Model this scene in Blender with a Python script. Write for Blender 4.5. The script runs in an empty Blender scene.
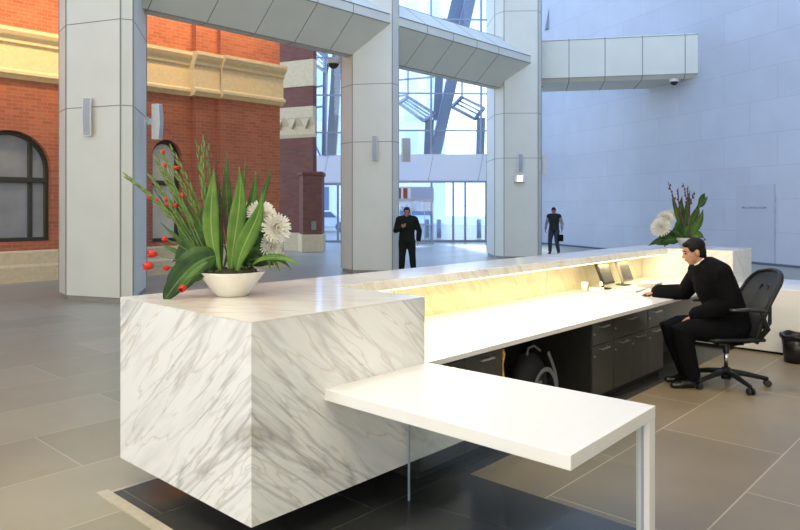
import bpy, bmesh, math, random
from mathutils import Vector, Matrix, noise
random.seed(7)
PI = math.pi
S = bpy.context.scene
C = S.collection

# ------------------------------------------------------------------ camera
F = 689.0
cd = bpy.data.cameras.new('camera'); cam = bpy.data.objects.new('camera', cd); C.objects.link(cam)
cam.location = (0, 0, 1.7); cam.rotation_euler = (PI/2, 0, 0)
cd.sensor_width = 36; cd.lens = F/800*36; cd.shift_y = -59/800
cd.clip_start = .05; cd.clip_end = 400
S.camera = cam
# ------------------------------------------------------------------ world, exposure
S.view_settings.view_transform = 'Standard'; S.view_settings.look = 'None'
S.view_settings.gamma = 1; S.view_settings.use_curve_mapping = False
S.view_settings.exposure = -0.32
w = bpy.data.worlds.new('sky'); S.world = w; w.use_nodes = True
nt = w.node_tree; bg = nt.nodes['Background']
g = nt.nodes.new('ShaderNodeTexCoord'); sx = nt.nodes.new('ShaderNodeSeparateXYZ'); rp = nt.nodes.new('ShaderNodeValToRGB')
nt.links.new(g.outputs['Generated'], sx.inputs[0]); nt.links.new(sx.outputs['Z'], rp.inputs[0]); nt.links.new(rp.outputs[0], bg.inputs[0])
rp.color_ramp.elements[0].color = (1.5, 1.75, 2.1, 1); rp.color_ramp.elements[1].color = (.34, .52, 1, 1)
q_ = rp.color_ramp.elements.new(.28); q_.color = (.50, .70, 1.05, 1)
bg.inputs[1].default_value = 3.0

def area(name, loc, size, sy, power, col, target=None, rot=None):
    d = bpy.data.lights.new(name, 'AREA'); d.shape = 'RECTANGLE'; d.size = size; d.size_y = sy; d.energy = power; d.color = col
    o = bpy.data.objects.new(name, d); C.objects.link(o); o.location = loc
    if target is not None:
        o.rotation_euler = (Vector(target)-Vector(loc)).to_track_quat('-Z', 'Y').to_euler()
    elif rot: o.rotation_euler = rot
    return o
def spot(name, loc, target, power, col, ang, blend=.6, rad=.1):
    d = bpy.data.lights.new(name, 'SPOT'); d.energy = power; d.color = col; d.spot_size = math.radians(ang); d.spot_blend = blend; d.shadow_soft_size = rad
    o = bpy.data.objects.new(name, d); C.objects.link(o); o.location = loc
    o.rotation_euler = (Vector(target)-Vector(loc)).to_track_quat('-Z', 'Y').to_euler(); return o
WARM = (1, .90, .68)
# sunlight falling through the high entrance glazing
spot('sun_through_glazing', (3.7, 39, 16), (2.3, 27.6, 0), 80000, (1, .97, .92), 25, .7, .3)
# ceiling lamps of the lobby, behind and above the camera
area('ceiling_lamp_panel', (-4, 1, 8.3), 3, 3, 520, (1, .95, .80), (-3.2, 6, 0))
area('ceiling_lamp_panel', (3.2, .5, 8.3), 3, 3, 50, WARM, (3, 6, 0))
area('ceiling_lamp_panel', (0, -2.5, 8.2), 4, 2, 500, WARM, (0, 10, 3))
# unseen fill light added behind the camera to lift soffits and column fronts
area('front_fill_light', (0, -13.6, 3.4), 18, 4.5, 1050, (1, .95, .78), (0, 10, 4.2))
# downlights over the desk
spot('downlight', (-2.2, 4.6, 8.2), (-.9, 4.3, 1), 700, (1, .84, .62), 30, .5, .08)
for px_, py_ in ((1.2, 5.2), (2.4, 6.5), (3.6, 7.7)):
    spot('downlight', (px_-.5, py_-.2, 8.2), (px_, py_, .75), 1000, (1, .87, .66), 22, .7, .06)
spot('downlight', (.9, 2.2, 8.2), (.45, 3.3, .75), 620, (1, .88, .70), 17, .8, .08)
spot('downlight', (4.2, 4.6, 8.2), (3.6, 4.8, 0), 420, (1, .62, .30), 46, .8, .1)
# warm projectors washing the upper brick facade
area('facade_wash_light', (-5.9, 14.0, 8.3), 13, .3, 240, (1, .66, .26), (-7.4, 15.4, 5.2))

wash = bpy.data.objects['facade_wash_light']; wash.data.spread = math.radians(62)
_th = math.radians(47.38); _x = Vector((math.cos(_th), math.sin(_th), 0)); _z = -(Vector((-math.sin(_th), math.cos(_th), 0))*2.0+Vector((0, 0, -2.0))).normalized(); _y = _z.cross(_x)
wash.rotation_euler = Matrix((_x, _y, _z)).transposed().to_euler()
wash.location = Vector((-.70, 3.24, 8.2))+_x*3.6+Vector((-math.sin(_th), math.cos(_th), 0))*11.5
# ------------------------------------------------------------------ frames
N0 = Vector((-.70, 3.24, 0)); TH = math.radians(47.38)
Uv = Vector((math.cos(TH), math.sin(TH), 0)); Vv = Vector((-math.sin(TH), math.cos(TH), 0))
def W(u, v, z=0): return N0 + Uv*u + Vv*v + Vector((0, 0, z))
def P(x, y, Y):   # point seen at pixel x,y standing Y metres away
    return Vector(((x-400)/F*Y, Y, 1.7-(y-206)/F*Y))

# ------------------------------------------------------------------ materials
MAT = {}
def newmat(name):
    m = bpy.data.materials.new(name); m.use_nodes = True; MAT[name] = m
    return m, m.node_tree, m.node_tree.nodes['Principled BSDF']
def L(nt, a, b): nt.links.new(a, b)
def mat(name, col, rough=.5, metal=0, noise_amt=.06, scale=20, bump=0, emit=None, es=0, spec=None, trans=0, alpha=1):
    m, nt, b = newmat(name)
    b.inputs['Roughness'].default_value = rough; b.inputs['Metallic'].default_value = metal
    if spec is not None: b.inputs['Specular IOR Level'].default_value = spec
    tc = nt.nodes.new('ShaderNodeTexCoord'); n = nt.nodes.new('ShaderNodeTexNoise'); n.inputs['Scale'].default_value = scale; n.inputs['Detail'].default_value = 4
    L(nt, tc.outputs['Object'], n.inputs['Vector'])
    r = nt.nodes.new('ShaderNodeValToRGB'); L(nt, n.outputs[0], r.inputs[0])
    r.color_ramp.elements[0].position = .3; r.color_ramp.elements[1].position = .7
    r.color_ramp.elements[0].color = tuple(c*(1-noise_amt) for c in col)+(1,)
    r.color_ramp.elements[1].color = tuple(min(1, c*(1+noise_amt)) for c in col)+(1,)
    L(nt, r.outputs[0], b.inputs['Base Color'])
    if bump:
        bp = nt.nodes.new('ShaderNodeBump'); bp.inputs['Strength'].default_value = bump; bp.inputs['Distance'].default_value = .01
        L(nt, n.outputs[0], bp.inputs['Height']); L(nt, bp.outputs[0], b.inputs['Normal'])
    if emit: b.inputs['Emission Color'].default_value = emit+(1,); b.inputs['Emission Strength'].default_value = es
    if trans: b.inputs['Transmission Weight'].default_value = trans
    return m
mat('panel', (.64, .64, .55), .55, noise_amt=.03, scale=1.5)
mat('panel_soffit', (.43, .42, .38), .6, noise_amt=.03, scale=1.5)
mat('seam', (.24, .23, .19), .8)
mat('plinth_metal', (.30, .27, .23), .4)
mat('solid_white', (.86, .84, .80), .22, noise_amt=.01)
mat('black_panel', (.022, .021, .018), .35, noise_amt=.15)
mat('grey_cabinet', (.042, .042, .034), .32, noise_amt=.08)
mat('steel_handle', (.55, .54, .5), .3, .9)
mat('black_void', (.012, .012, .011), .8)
mat('cream_stone', (.62, .50, .30), .8, bump=.3, noise_amt=.08, scale=12)
mat('gold_stone', (.78, .60, .30), .8, bump=.3, noise_amt=.06, scale=12)
mat('frame_olive', (.035, .035, .022), .45)
mat('frosted_pane', (.25, .26, .26), .3, noise_amt=.15, scale=2)
mat('frosted_pane_pale', (.62, .58, .45), .4, noise_amt=.1, scale=2)
mat('white_plaster', (.72, .72, .74), .7, noise_amt=.02)
mat('bulkhead', (.84, .84, .86), .6, noise_amt=.02)
mat('ceil_plaster', (.75, .73, .69), .9)
mat('steel_blue', (.20, .22, .26), .4, .3)
mat('steel_pale', (.40, .44, .52), .4, .2)
mat('mullion', (.30, .33, .38), .4, .3)
mat('door_metal', (.45, .48, .55), .35, .5)
mat('speaker_white', (.66, .66, .64), .5)
mat('speaker_grille', (.36, .37, .38), .6)
mat('black_plastic', (.018, .018, .018), .35)
mat('chair_plastic', (.012, .014, .013), .45, spec=.3)
mat('chrome', (.75, .74, .72), .15, 1)
mat('black_bin', (.010, .010, .010), .3)
mat('suit', (.004, .004, .005), .9, spec=.1, noise_amt=.2, scale=80)
mat('trouser_black', (.004, .004, .005), .9, spec=.1)
mat('guard_black', (.010, .012, .008), .9, spec=.15)
mat('vest_black', (.010, .015, .014), .75)
mat('jeans', (.035, .05, .09), .85)
mat('sleeve_grey', (.28, .30, .34), .85)
mat('shirt_white', (.8, .8, .82), .7)
mat('skin', (.50, .25, .15), .5, noise_amt=.08, scale=30)
mat('skin_dark', (.34, .18, .12), .5, noise_amt=.08, scale=30)
mat('hair_black', (.008, .006, .005), .6, spec=.2, noise_amt=.4, scale=60, bump=.6)
mat('eye_dark', (.02, .015, .012), .2)
mat('lip', (.38, .14, .10), .5)
mat('shoe_black', (.008, .008, .008), .25)
mat('bowl_white', (.78, .74, .66), .35, noise_amt=.03)
mat('bowl_grey', (.42, .44, .44), .4, noise_amt=.05)
mat('soil_moss', (.03, .035, .012), .95, noise_amt=.5, scale=60, bump=1)
mat('stem_green', (.10, .17, .035), .55, noise_amt=.2, scale=30)
mat('bud_green', (.13, .19, .045), .55, noise_amt=.25, scale=40)
mat('twig', (.10, .045, .045), .7, noise_amt=.3, scale=60)
mat('petal_red', (.60, .03, .012), .5, noise_amt=.2, scale=40)
mat('petal_white', (.74, .72, .64), .6, noise_amt=.04)
mat('flower_eye', (.45, .36, .12), .7, noise_amt=.2, scale=80)
mat('bezel_dark', (.022, .018, .016), .35)
mat('bezel_white', (.30, .28, .24), .4)
mat('screen_grey', (.11, .11, .10), .35, noise_amt=.25, scale=6)
mat('paper', (.80, .78, .70), .7)
mat('plastic_white', (.80, .78, .72), .35)
mat('bag_black', (.012, .012, .012), .7, noise_amt=.3, scale=40)
mat('bag_grey', (.17, .18, .18), .6)
mat('yellow_cloth', (.75, .42, .04), .7, noise_amt=.35, scale=50)
mat('led', (1, .9, .7), .5, emit=(1, .80, .42), es=5)
mat('lamp_glow', (1, .9, .7), .5, emit=(1, .93, .65), es=3)
mat('sign_red', (.32, .07, .03), .5)
mat('sign_white', (.9, .9, .9), .5)
mat('sign_lavender', (.45, .5, .66), .5)
mat('asphalt_sunlit', (.85, .87, .9), .9)  # near-white, sunlight on the street put into the colour
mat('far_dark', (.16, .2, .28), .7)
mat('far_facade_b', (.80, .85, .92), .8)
mat('bollard', (.35, .40, .50), .5)
mat('text_dark', (.10, .11, .15), .6)
mat('trim_light', (.48, .44, .34), .5)
mat('door_stone', (.44, .46, .50), .5, noise_amt=.03, scale=2)
mat('phone_dark', (.03, .03, .03), .3)

def leafmat(name, dark, light, vein):
    m, nt, b = newmat(name); b.inputs['Roughness'].default_value = .5; b.inputs['Specular IOR Level'].default_value = .25
    tc = nt.nodes.new('ShaderNodeTexCoord'); s = nt.nodes.new('ShaderNodeSeparateXYZ'); L(nt, tc.outputs['UV'], s.inputs[0])
    # UV.x across the blade (0..1), UV.y along
    wv = nt.nodes.new('ShaderNodeMath'); wv.operation = 'SINE'
    mu = nt.nodes.new('ShaderNodeMath'); mu.operation = 'MULTIPLY'; mu.inputs[1].default_value = 60; L(nt, s.outputs['X'], mu.inputs[0]); L(nt, mu.outputs[0], wv.inputs[0])
    n = nt.nodes.new('ShaderNodeTexNoise'); n.inputs['Scale'].default_value = 9; L(nt, tc.outputs['Object'], n.inputs['Vector'])
    ad = nt.nodes.new('ShaderNodeMath'); ad.operation = 'MULTIPLY_ADD'; ad.inputs[1].default_value = .05; L(nt, wv.outputs[0], ad.inputs[0]); L(nt, n.outputs[0], ad.inputs[2])
    r = nt.nodes.new('ShaderNodeValToRGB'); L(nt, ad.outputs[0], r.inputs[0]); r.color_ramp.elements[0].position = .3; r.color_ramp.elements[1].position = .7
    r.color_ramp.elements[0].color = dark+(1,); r.color_ramp.elements[1].color = light+(1,)
    d = nt.nodes.new('ShaderNodeMath'); d.operation = 'SUBTRACT'; d.inputs[1].default_value = .5; L(nt, s.outputs['X'], d.inputs[0])
    ab = nt.nodes.new('ShaderNodeMath'); ab.operation = 'ABSOLUTE'; L(nt, d.outputs[0], ab.inputs[0])
    lt = nt.nodes.new('ShaderNodeMath'); lt.operation = 'LESS_THAN'; lt.inputs[1].default_value = .03; L(nt, ab.outputs[0], lt.inputs[0])
    mx = nt.nodes.new('ShaderNodeMix'); mx.data_type = 'RGBA'; L(nt, lt.outputs[0], mx.inputs[0]); L(nt, r.outputs[0], mx.inputs[6]); mx.inputs[7].default_value = vein+(1,)
    L(nt, mx.outputs[2], b.inputs['Base Color'])
leafmat('leaf_bright', (.055, .13, .018), (.12, .215, .033), (.22, .31, .08))
leafmat('leaf_mid', (.03, .08, .014), (.07, .15, .028), (.14, .23, .06))
leafmat('leaf_dark', (.012, .038, .010), (.045, .10, .022), (.10, .17, .05))

def glassmat(name, tint, refl=.08, spec_tint=1):
    m, nt, b = newmat(name); nt.nodes.remove(b); out = nt.nodes['Material Output']
    t = nt.nodes.new('ShaderNodeBsdfTransparent'); t.inputs[0].default_value = tint+(1,)
    gl = nt.nodes.new('ShaderNodeBsdfGlossy'); gl.inputs['Roughness'].default_value = .02
    fr = nt.nodes.new('ShaderNodeLayerWeight'); fr.inputs[0].default_value = .5
    pw = nt.nodes.new('ShaderNodeMath'); pw.operation = 'POWER'; L(nt, fr.outputs['Facing'], pw.inputs[0]); pw.inputs[1].default_value = 4
    mm = nt.nodes.new('ShaderNodeMath'); mm.operation = 'MULTIPLY_ADD'; mm.inputs[1].default_value = .6; mm.inputs[2].default_value = refl*.5; L(nt, pw.outputs[0], mm.inputs[0])
    mx = nt.nodes.new('ShaderNodeMixShader'); L(nt, mm.outputs[0], mx.inputs[0]); L(nt, t.outputs[0], mx.inputs[1]); L(nt, gl.outputs[0], mx.inputs[2]); L(nt, mx.outputs[0], out.inputs[0])
glassmat('window_glass', (.90, .95, 1.0)); glassmat('modesty_glass', (.90, .93, .92), .1)

def marble(name, base, vein, warmv, top=False, gloss=.2):
    m, nt, b = newmat(name); b.inputs['Roughness'].default_value = gloss
    tc = nt.nodes.new('ShaderNodeTexCoord'); s = nt.nodes.new('ShaderNodeSeparateXYZ'); L(nt, tc.outputs['Object'], s.inputs[0])
    def M(op, a, bb=None, c=None):
        n = nt.nodes.new('ShaderNodeMath'); n.operation = op
        for i, x in enumerate((a, bb, c)):
            if x is None: continue
            if isinstance(x, (int, float)): n.inputs[i].default_value = x
            else: L(nt, x, n.inputs[i])
        return n.outputs[0]
    d = M('ADD', s.outputs['X'], s.outputs['Y'])
    if top: d2 = M('SUBTRACT', s.outputs['X'], s.outputs['Y'])
    z = s.outputs['Z']
    # veins fall away from the corner: across coordinate a, along coordinate t
    a = M('ADD', M('MULTIPLY', d, .64), M('MULTIPLY', z, .77)); t = M('SUBTRACT', M('MULTIPLY', d, .77), M('MULTIPLY', z, .64))
    if top: t = M('ADD', t, M('MULTIPLY', d2, .8)); a = M('ADD', a, M('MULTIPLY', d2, .15))
    def field(sa, st, seed, det, dist):
        cx = nt.nodes.new('ShaderNodeCombineXYZ'); L(nt, M('MULTIPLY', a, sa), cx.inputs[0]); L(nt, M('MULTIPLY', t, st), cx.inputs[1]); cx.inputs[2].default_value = seed
        n = nt.nodes.new('ShaderNodeTexNoise'); n.inputs['Scale'].default_value = 1; n.inputs['Detail'].default_value = det; n.inputs['Roughness'].default_value = .62; n.inputs['Distortion'].default_value = dist
        L(nt, cx.outputs[0], n.inputs['Vector']); return n.outputs[0]
    def ridge(f, width):
        r = M('ABSOLUTE', M('SUBTRACT', f, .5)); return M('MAXIMUM', M('SUBTRACT', 1, M('DIVIDE', r, width)), 0)
    big = field(4.4, .62, 3.1, 3, .25); fine = field(10.5, 1.3, 9.4, 3, .3); mask = field(2.6, .8, 5.7, 2, 0); warm = field(5.5, .8, 14.2, 3, .35)
    v1 = M('MULTIPLY', ridge(big, .045), M('MINIMUM', M('MAXIMUM', M('MULTIPLY', M('SUBTRACT', mask, .36), 5), 0), 1))
    v2 = M('MULTIPLY', ridge(fine, .035), M('MINIMUM', M('MAXIMUM', M('MULTIPLY', M('SUBTRACT', mask, .44), 6), 0), 1))
    cl = M('MINIMUM', M('MAXIMUM', M('MULTIPLY', M('SUBTRACT', big, .54), 2.2), 0), .30)
    tot = M('MINIMUM', M('ADD', M('MULTIPLY', v1, .62), M('ADD', M('MULTIPLY', v2, .42), cl)), 1)
    mx = nt.nodes.new('ShaderNodeMix'); mx.data_type = 'RGBA'; L(nt, tot, mx.inputs[0]); mx.inputs[6].default_value = base+(1,); mx.inputs[7].default_value = vein+(1,)
    wv = M('MULTIPLY', ridge(warm, .018), .35)
    m2 = nt.nodes.new('ShaderNodeMix'); m2.data_type = 'RGBA'; L(nt, wv, m2.inputs[0]); L(nt, mx.outputs[2], m2.inputs[6]); m2.inputs[7].default_value = warmv+(1,)
    L(nt, m2.outputs[2], b.inputs['Base Color'])
marble('marble', (.85, .845, .82), (.40, .40, .39), (.46, .37, .26))
marble('marble_top', (.86, .83, .76), (.68, .61, .50), (.62, .50, .34), True, .12)
marble('panel_gold', (.74, .68, .52), (.62, .53, .36), (.6, .45, .22), True, .3)
marble('marble_soft', (.80, .78, .72), (.62, .57, .47), (.66, .55, .36), True, .15)

def brickmat(name, c1, c2, mortar, bw=.25, bh=.085, ms=.008, rough=.85, bump=.4, off=.5, var=0, coords='wall', gloss_n=False, spec=.5):
    m, nt, b = newmat(name); b.inputs['Roughness'].default_value = rough; b.inputs['Specular IOR Level'].default_value = spec
    tc = nt.nodes.new('ShaderNodeTexCoord'); s = nt.nodes.new('ShaderNodeSeparateXYZ'); L(nt, tc.outputs['Object'], s.inputs[0])
    cx = nt.nodes.new('ShaderNodeCombineXYZ')
    if coords == 'wall':
        ad = nt.nodes.new('ShaderNodeMath'); ad.operation = 'ADD'; L(nt, s.outputs['X'], ad.inputs[0]); L(nt, s.outputs['Y'], ad.inputs[1])
        L(nt, ad.outputs[0], cx.inputs[0]); L(nt, s.outputs['Z'], cx.inputs[1])
    else:
        L(nt, s.outputs['X'], cx.inputs[0]); L(nt, s.outputs['Y'], cx.inputs[1])
    t = nt.nodes.new('ShaderNodeTexBrick'); L(nt, cx.outputs[0], t.inputs['Vector'])
    t.inputs['Color1'].default_value = c1+(1,); t.inputs['Color2'].default_value = c2+(1,); t.inputs['Mortar'].default_value = mortar+(1,)
    t.inputs['Scale'].default_value = 1; t.inputs['Brick Width'].default_value = bw; t.inputs['Row Height'].default_value = bh
    t.inputs['Mortar Size'].default_value = ms; t.inputs['Mortar Smooth'].default_value = .2; t.offset = off
    n = nt.nodes.new('ShaderNodeTexNoise'); n.inputs['Scale'].default_value = 1.2 if coords == 'wall' else 2.5; n.inputs['Detail'].default_value = 6; L(nt, tc.outputs['Object'], n.inputs['Vector'])
    mr = nt.nodes.new('ShaderNodeMapRange'); mr.inputs[3].default_value = 1-.5*var-.1; mr.inputs[4].default_value = 1+.5*var+.1; L(nt, n.outputs[0], mr.inputs[0])
    hs = nt.nodes.new('ShaderNodeHueSaturation'); L(nt, mr.outputs[0], hs.inputs['Value']); L(nt, t.outputs['Color'], hs.inputs['Color']); L(nt, hs.outputs[0], b.inputs['Base Color'])
    if bump:
        bp = nt.nodes.new('ShaderNodeBump'); bp.inputs['Strength'].default_value = bump; bp.inputs['Distance'].default_value = .004; bp.invert = True
        L(nt, t.outputs['Fac'], bp.inputs['Height']); L(nt, bp.outputs[0], b.inputs['Normal'])
brickmat('brick', (.46, .135, .055), (.35, .095, .040), (.38, .20, .115), var=.2)
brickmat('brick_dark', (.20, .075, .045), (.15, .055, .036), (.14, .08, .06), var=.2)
brickmat('wall_tile', (.45, .475, .52), (.475, .50, .545), (.40, .425, .47), bw=1.9, bh=.95, ms=.012, rough=.45, bump=.2, off=.5)
brickmat('floor_tile', (.27, .255, .19), (.345, .325, .245), (.46, .44, .34), bw=1.66, bh=.83, ms=.0045, rough=.36, bump=.0, var=.05, coords='floor', spec=.5)
brickmat('floor_lamplit_tone', (.225, .18, .115), (.265, .215, .14), (.50, .42, .30), bw=1.66, bh=.83, ms=.0045, rough=.36, bump=0, var=.05, coords='floor')  # staff-side tiles, warm lamplight put into the brown base colour
brickmat('floor_dark', (.040, .042, .040), (.050, .050, .047), (.10, .10, .09), bw=1.66, bh=.83, ms=.004, rough=.2, bump=0, var=.1, coords='floor')
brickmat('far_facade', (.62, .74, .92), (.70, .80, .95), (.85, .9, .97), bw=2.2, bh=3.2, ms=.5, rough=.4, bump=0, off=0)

# ------------------------------------------------------------------ mesh helpers
class B:
    def __init__(s): s.bm = bmesh.new()
    def box(s, x0, x1, y0, y1, z0, z1):
        vs = [s.bm.verts.new(p) for p in ((x0,y0,z0),(x1,y0,z0),(x1,y1,z0),(x0,y1,z0),(x0,y0,z1),(x1,y0,z1),(x1,y1,z1),(x0,y1,z1))]
        for f in ((0,3,2,1),(4,5,6,7),(0,1,5,4),(1,2,6,5),(2,3,7,6),(3,0,4,7)): s.bm.faces.new([vs[i] for i in f])
        return s
    def obox(s, c, ax, ay, az, hx, hy, hz):   # oriented box
        c = Vector(c); ax, ay, az = Vector(ax).normalized()*hx, Vector(ay).normalized()*hy, Vector(az).normalized()*hz
        vs = [s.bm.verts.new(c+ax*i+ay*j+az*k) for k in (-1,1) for (i,j) in ((-1,-1),(1,-1),(1,1),(-1,1))]
        for f in ((0,3,2,1),(4,5,6,7),(0,1,5,4),(1,2,6,5),(2,3,7,6),(3,0,4,7)): s.bm.faces.new([vs[i] for i in f])
        return s
    def bar(s, a, b, w, h=None, up=(0,0,1)):
        a, b = Vector(a), Vector(b); h = h or w; d = (b-a); up = Vector(up)
        if abs(d.normalized().dot(up)) > .98: up = Vector((0, 1, 0))
        sd = d.cross(up).normalized(); u2 = sd.cross(d).normalized()
        return s.obox((a+b)/2, d, sd, u2, d.length/2, w/2, h/2)
    def prism(s, poly, z0, z1):
        lo = [s.bm.verts.new((p[0], p[1], z0)) for p in poly]; hi = [s.bm.verts.new((p[0], p[1], z1)) for p in poly]
        s.bm.faces.new(lo[::-1]); s.bm.faces.new(hi); n = len(poly)
        for i in range(n): s.bm.faces.new((lo[i], lo[(i+1)%n], hi[(i+1)%n], hi[i]))
        return s
    def extrude(s, poly, fn, t0, t1):      # poly (a,b) mapped by fn(t,a,b)
        lo = [s.bm.verts.new(fn(t0, *p)) for p in poly]; hi = [s.bm.verts.new(fn(t1, *p)) for p in poly]
        s.bm.faces.new(lo[::-1]); s.bm.faces.new(hi); n = len(poly)
        for i in range(n): s.bm.faces.new((lo[i], lo[(i+1)%n], hi[(i+1)%n], hi[i]))
        return s
    def lathe(s, prof, c=(0,0,0), seg=32):
        c = Vector(c); rings = []
        for r, z in prof:
            if r < 1e-5: rings.append([s.bm.verts.new(c+Vector((0,0,z)))])
            else: rings.append([s.bm.verts.new(c+Vector((r*math.cos(2*PI*i/seg), r*math.sin(2*PI*i/seg), z))) for i in range(seg)])
        for a, b in zip(rings, rings[1:]):
            for i in range(seg):
                j = (i+1)%seg
                if len(a) == 1 and len(b) == 1: continue
                if len(a) == 1: s.bm.faces.new((a[0], b[j], b[i]))
                elif len(b) == 1: s.bm.faces.new((a[i], a[j], b[0]))
                else: s.bm.faces.new((a[i], a[j], b[j], b[i]))
        return s
    def tube(s, pts, rad, seg=8, side=None):     # pts with radii (number or (ra,rb)), rounded ends; rb along 'side'
        pts = [Vector(p) for p in pts]; n = len(pts)
        if not isinstance(rad, (list, tuple)): rad = [rad]*n
        rad = [r if isinstance(r, (tuple, list)) else (r, r) for r in rad]
        rings = []; ref = Vector(side) if side is not None else None; prev = None
        full = []
        for i, p in enumerate(pts):
            t = ((pts[min(i+1, n-1)]-pts[max(i-1, 0)])).normalized()
            if ref is not None: x = (ref-t*ref.dot(t))
            elif prev is None: x = t.orthogonal()
            else: x = prev-t*prev.dot(t)
            x.normalize(); prev = x; y = t.cross(x); ra, rb = rad[i]
            def ring(c, k): return [s.bm.verts.new(c+x*(rb*k*math.cos(2*PI*q/seg))+y*(ra*k*math.sin(2*PI*q/seg))) for q in range(seg)]
            rr = min(ra, rb)
            if i == 0: full += [[s.bm.verts.new(p-t*rr*.9)], ring(p-t*rr*.6, .7)]
            full.append(ring(p, 1))
            if i == n-1: full += [ring(p+t*rr*.6, .7), [s.bm.verts.new(p+t*rr*.9)]]
        for a, b in zip(full, full[1:]):
            for i in range(seg):
                j = (i+1)%seg
                if len(a) == 1: s.bm.faces.new((a[0], b[j], b[i]))
                elif len(b) == 1: s.bm.faces.new((a[i], a[j], b[0]))
                else: s.bm.faces.new((a[i], a[j], b[j], b[i]))
        return s
    def ell(s, c, r, rot=None, seg=20, rings=12):
        c = Vector(c); M_ = rot or Matrix.Identity(3); prev = None
        r = (r, r, r) if not isinstance(r, (tuple, list)) else r
        rg = []
        for k in range(rings+1):
            th = PI*k/rings
            if k in (0, rings): rg.append([s.bm.verts.new(c+M_@Vector((0, 0, -r[2]*math.cos(th))))])
            else: rg.append([s.bm.verts.new(c+M_@Vector((r[0]*math.sin(th)*math.cos(2*PI*i/seg), r[1]*math.sin(th)*math.sin(2*PI*i/seg), -r[2]*math.cos(th)))) for i in range(seg)])
        for a, b in zip(rg, rg[1:]):
            for i in range(seg):
                j = (i+1)%seg
                if len(a) == 1: s.bm.faces.new((a[0], b[j], b[i]))
                elif len(b) == 1: s.bm.faces.new((a[i], a[j], b[0]))
                else: s.bm.faces.new((a[i], a[j], b[j], b[i]))
        return s
def mesh_obj(name, b, m, parent=None, smooth=False, bevel=0, solid=0, remesh=0, sub=0):
    me = bpy.data.meshes.new(name); bmesh.ops.recalc_face_normals(b.bm, faces=b.bm.faces) if not solid else None
    b.bm.to_mesh(me); b.bm.free()
    o = bpy.data.objects.new(name, me); C.objects.link(o); me.materials.append(MAT[m])
    if parent: o.parent = parent
    if smooth or remesh:
        for p in me.polygons: p.use_smooth = True
    if solid: md = o.modifiers.new('solid', 'SOLIDIFY'); md.thickness = solid; md.offset = 0
    if remesh:
        md = o.modifiers.new('remesh', 'REMESH'); md.mode = 'VOXEL'; md.voxel_size = remesh; md.use_smooth_shade = True
        md = o.modifiers.new('smooth', 'SMOOTH'); md.iterations = 3; md.factor = .5
    if sub: md = o.modifiers.new('sub', 'SUBSURF'); md.levels = sub; md.render_levels = sub
    if bevel: md = o.modifiers.new('bevel', 'BEVEL'); md.width = bevel; md.segments = 2; md.limit_method = 'ANGLE'
    return o
def thing(name, label, cat, loc=(0,0,0), rz=0, group=None, kind=None):
    o = bpy.data.objects.new(name, None); C.objects.link(o); o.location = loc; o.rotation_euler = (0, 0, rz); o.empty_display_size = .1
    o['label'] = label; o['category'] = cat
    if group: o['group'] = group
    if kind: o['kind'] = kind
    return o
def tag(o, label, cat, group=None, kind=None):
    o['label'] = label; o['category'] = cat
    if group: o['group'] = group
    if kind: o['kind'] = kind
    return o
def place(o, loc, rz=0): o.location = loc; o.rotation_euler = (0, 0, rz); return o

# ================================================================== SETTING
# floor, in the desk's own grid
b = B(); b.box(-14, 48, -22, 45, -.2, 0)
fl = place(mesh_obj('floor', b, 'floor_tile'), (N0.x, N0.y, 0), TH)
# shift grid so that long joints lie at v=-.62 and v=-1.45
for v_ in fl.data.vertices: v_.co.y += .62
fl.location = W(0, -.62)
tag(fl, 'pale grey-beige stone tiled floor with thin light joints', 'floor', kind='structure')
b = B()
b.prism([(-.06, -5), (1.6, -5), (1.6, -.08), (7.0, -.08), (7.0, 1.306), (-.06, 1.306)], -.1, .003)
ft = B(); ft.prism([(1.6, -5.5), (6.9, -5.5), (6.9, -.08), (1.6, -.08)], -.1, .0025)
ft = mesh_obj('floor', ft, 'floor_lamplit_tone')
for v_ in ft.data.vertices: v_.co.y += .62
place(ft, W(0, -.62), TH); tag(ft, 'stone tiles with pale joints on the staff side, warm lamplight in their tan colour', 'floor', kind='structure')
fd = place(mesh_obj('floor', b, 'floor_dark'), N0, TH); tag(fd, 'dark charcoal stone floor strip under the marble reception desk', 'floor', kind='structure')
b = B(); b.box(-.13, -.06, -5, 1.37, -.05, .006); b.box(-.06, 7.0, 1.306, 1.33, -.05, .006)
o = place(mesh_obj('trim_1', b, 'trim_light'), N0, TH); tag(o, 'thin light border strip around the dark floor under the desk', 'floor trim', kind='structure')

# ceiling over the near lobby and walls behind the camera
b = B(); b.prism([(-18, -14), (23, -14), (20, 9.3), (-2, 9.3), (-18, 7.5)], 8.5, 8.8)
tag(mesh_obj('ceiling', b, 'ceil_plaster'), 'plain pale ceiling over the near lobby', 'ceiling', kind='structure')
b = B(); b.box(-24, 24, -14.3, -14, 0, 12)
tag(mesh_obj('wall_back', b, 'ceil_plaster'), 'plain pale wall behind the reception desk viewpoint', 'wall', kind='structure')

def wall_obj(name, p0, p1, z0, z1, t, m, label=None, kind='structure', cat='wall'):
    p0, p1 = Vector(p0), Vector(p1); d = p1-p0
    b = B(); b.box(0, d.length, 0, t, z0, z1)
    o = mesh_obj(name, b, m); place(o, (p0.x, p0.y, 0), math.atan2(d.y, d.x))
    if label: tag(o, label, cat, kind=kind)
    return o
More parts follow.
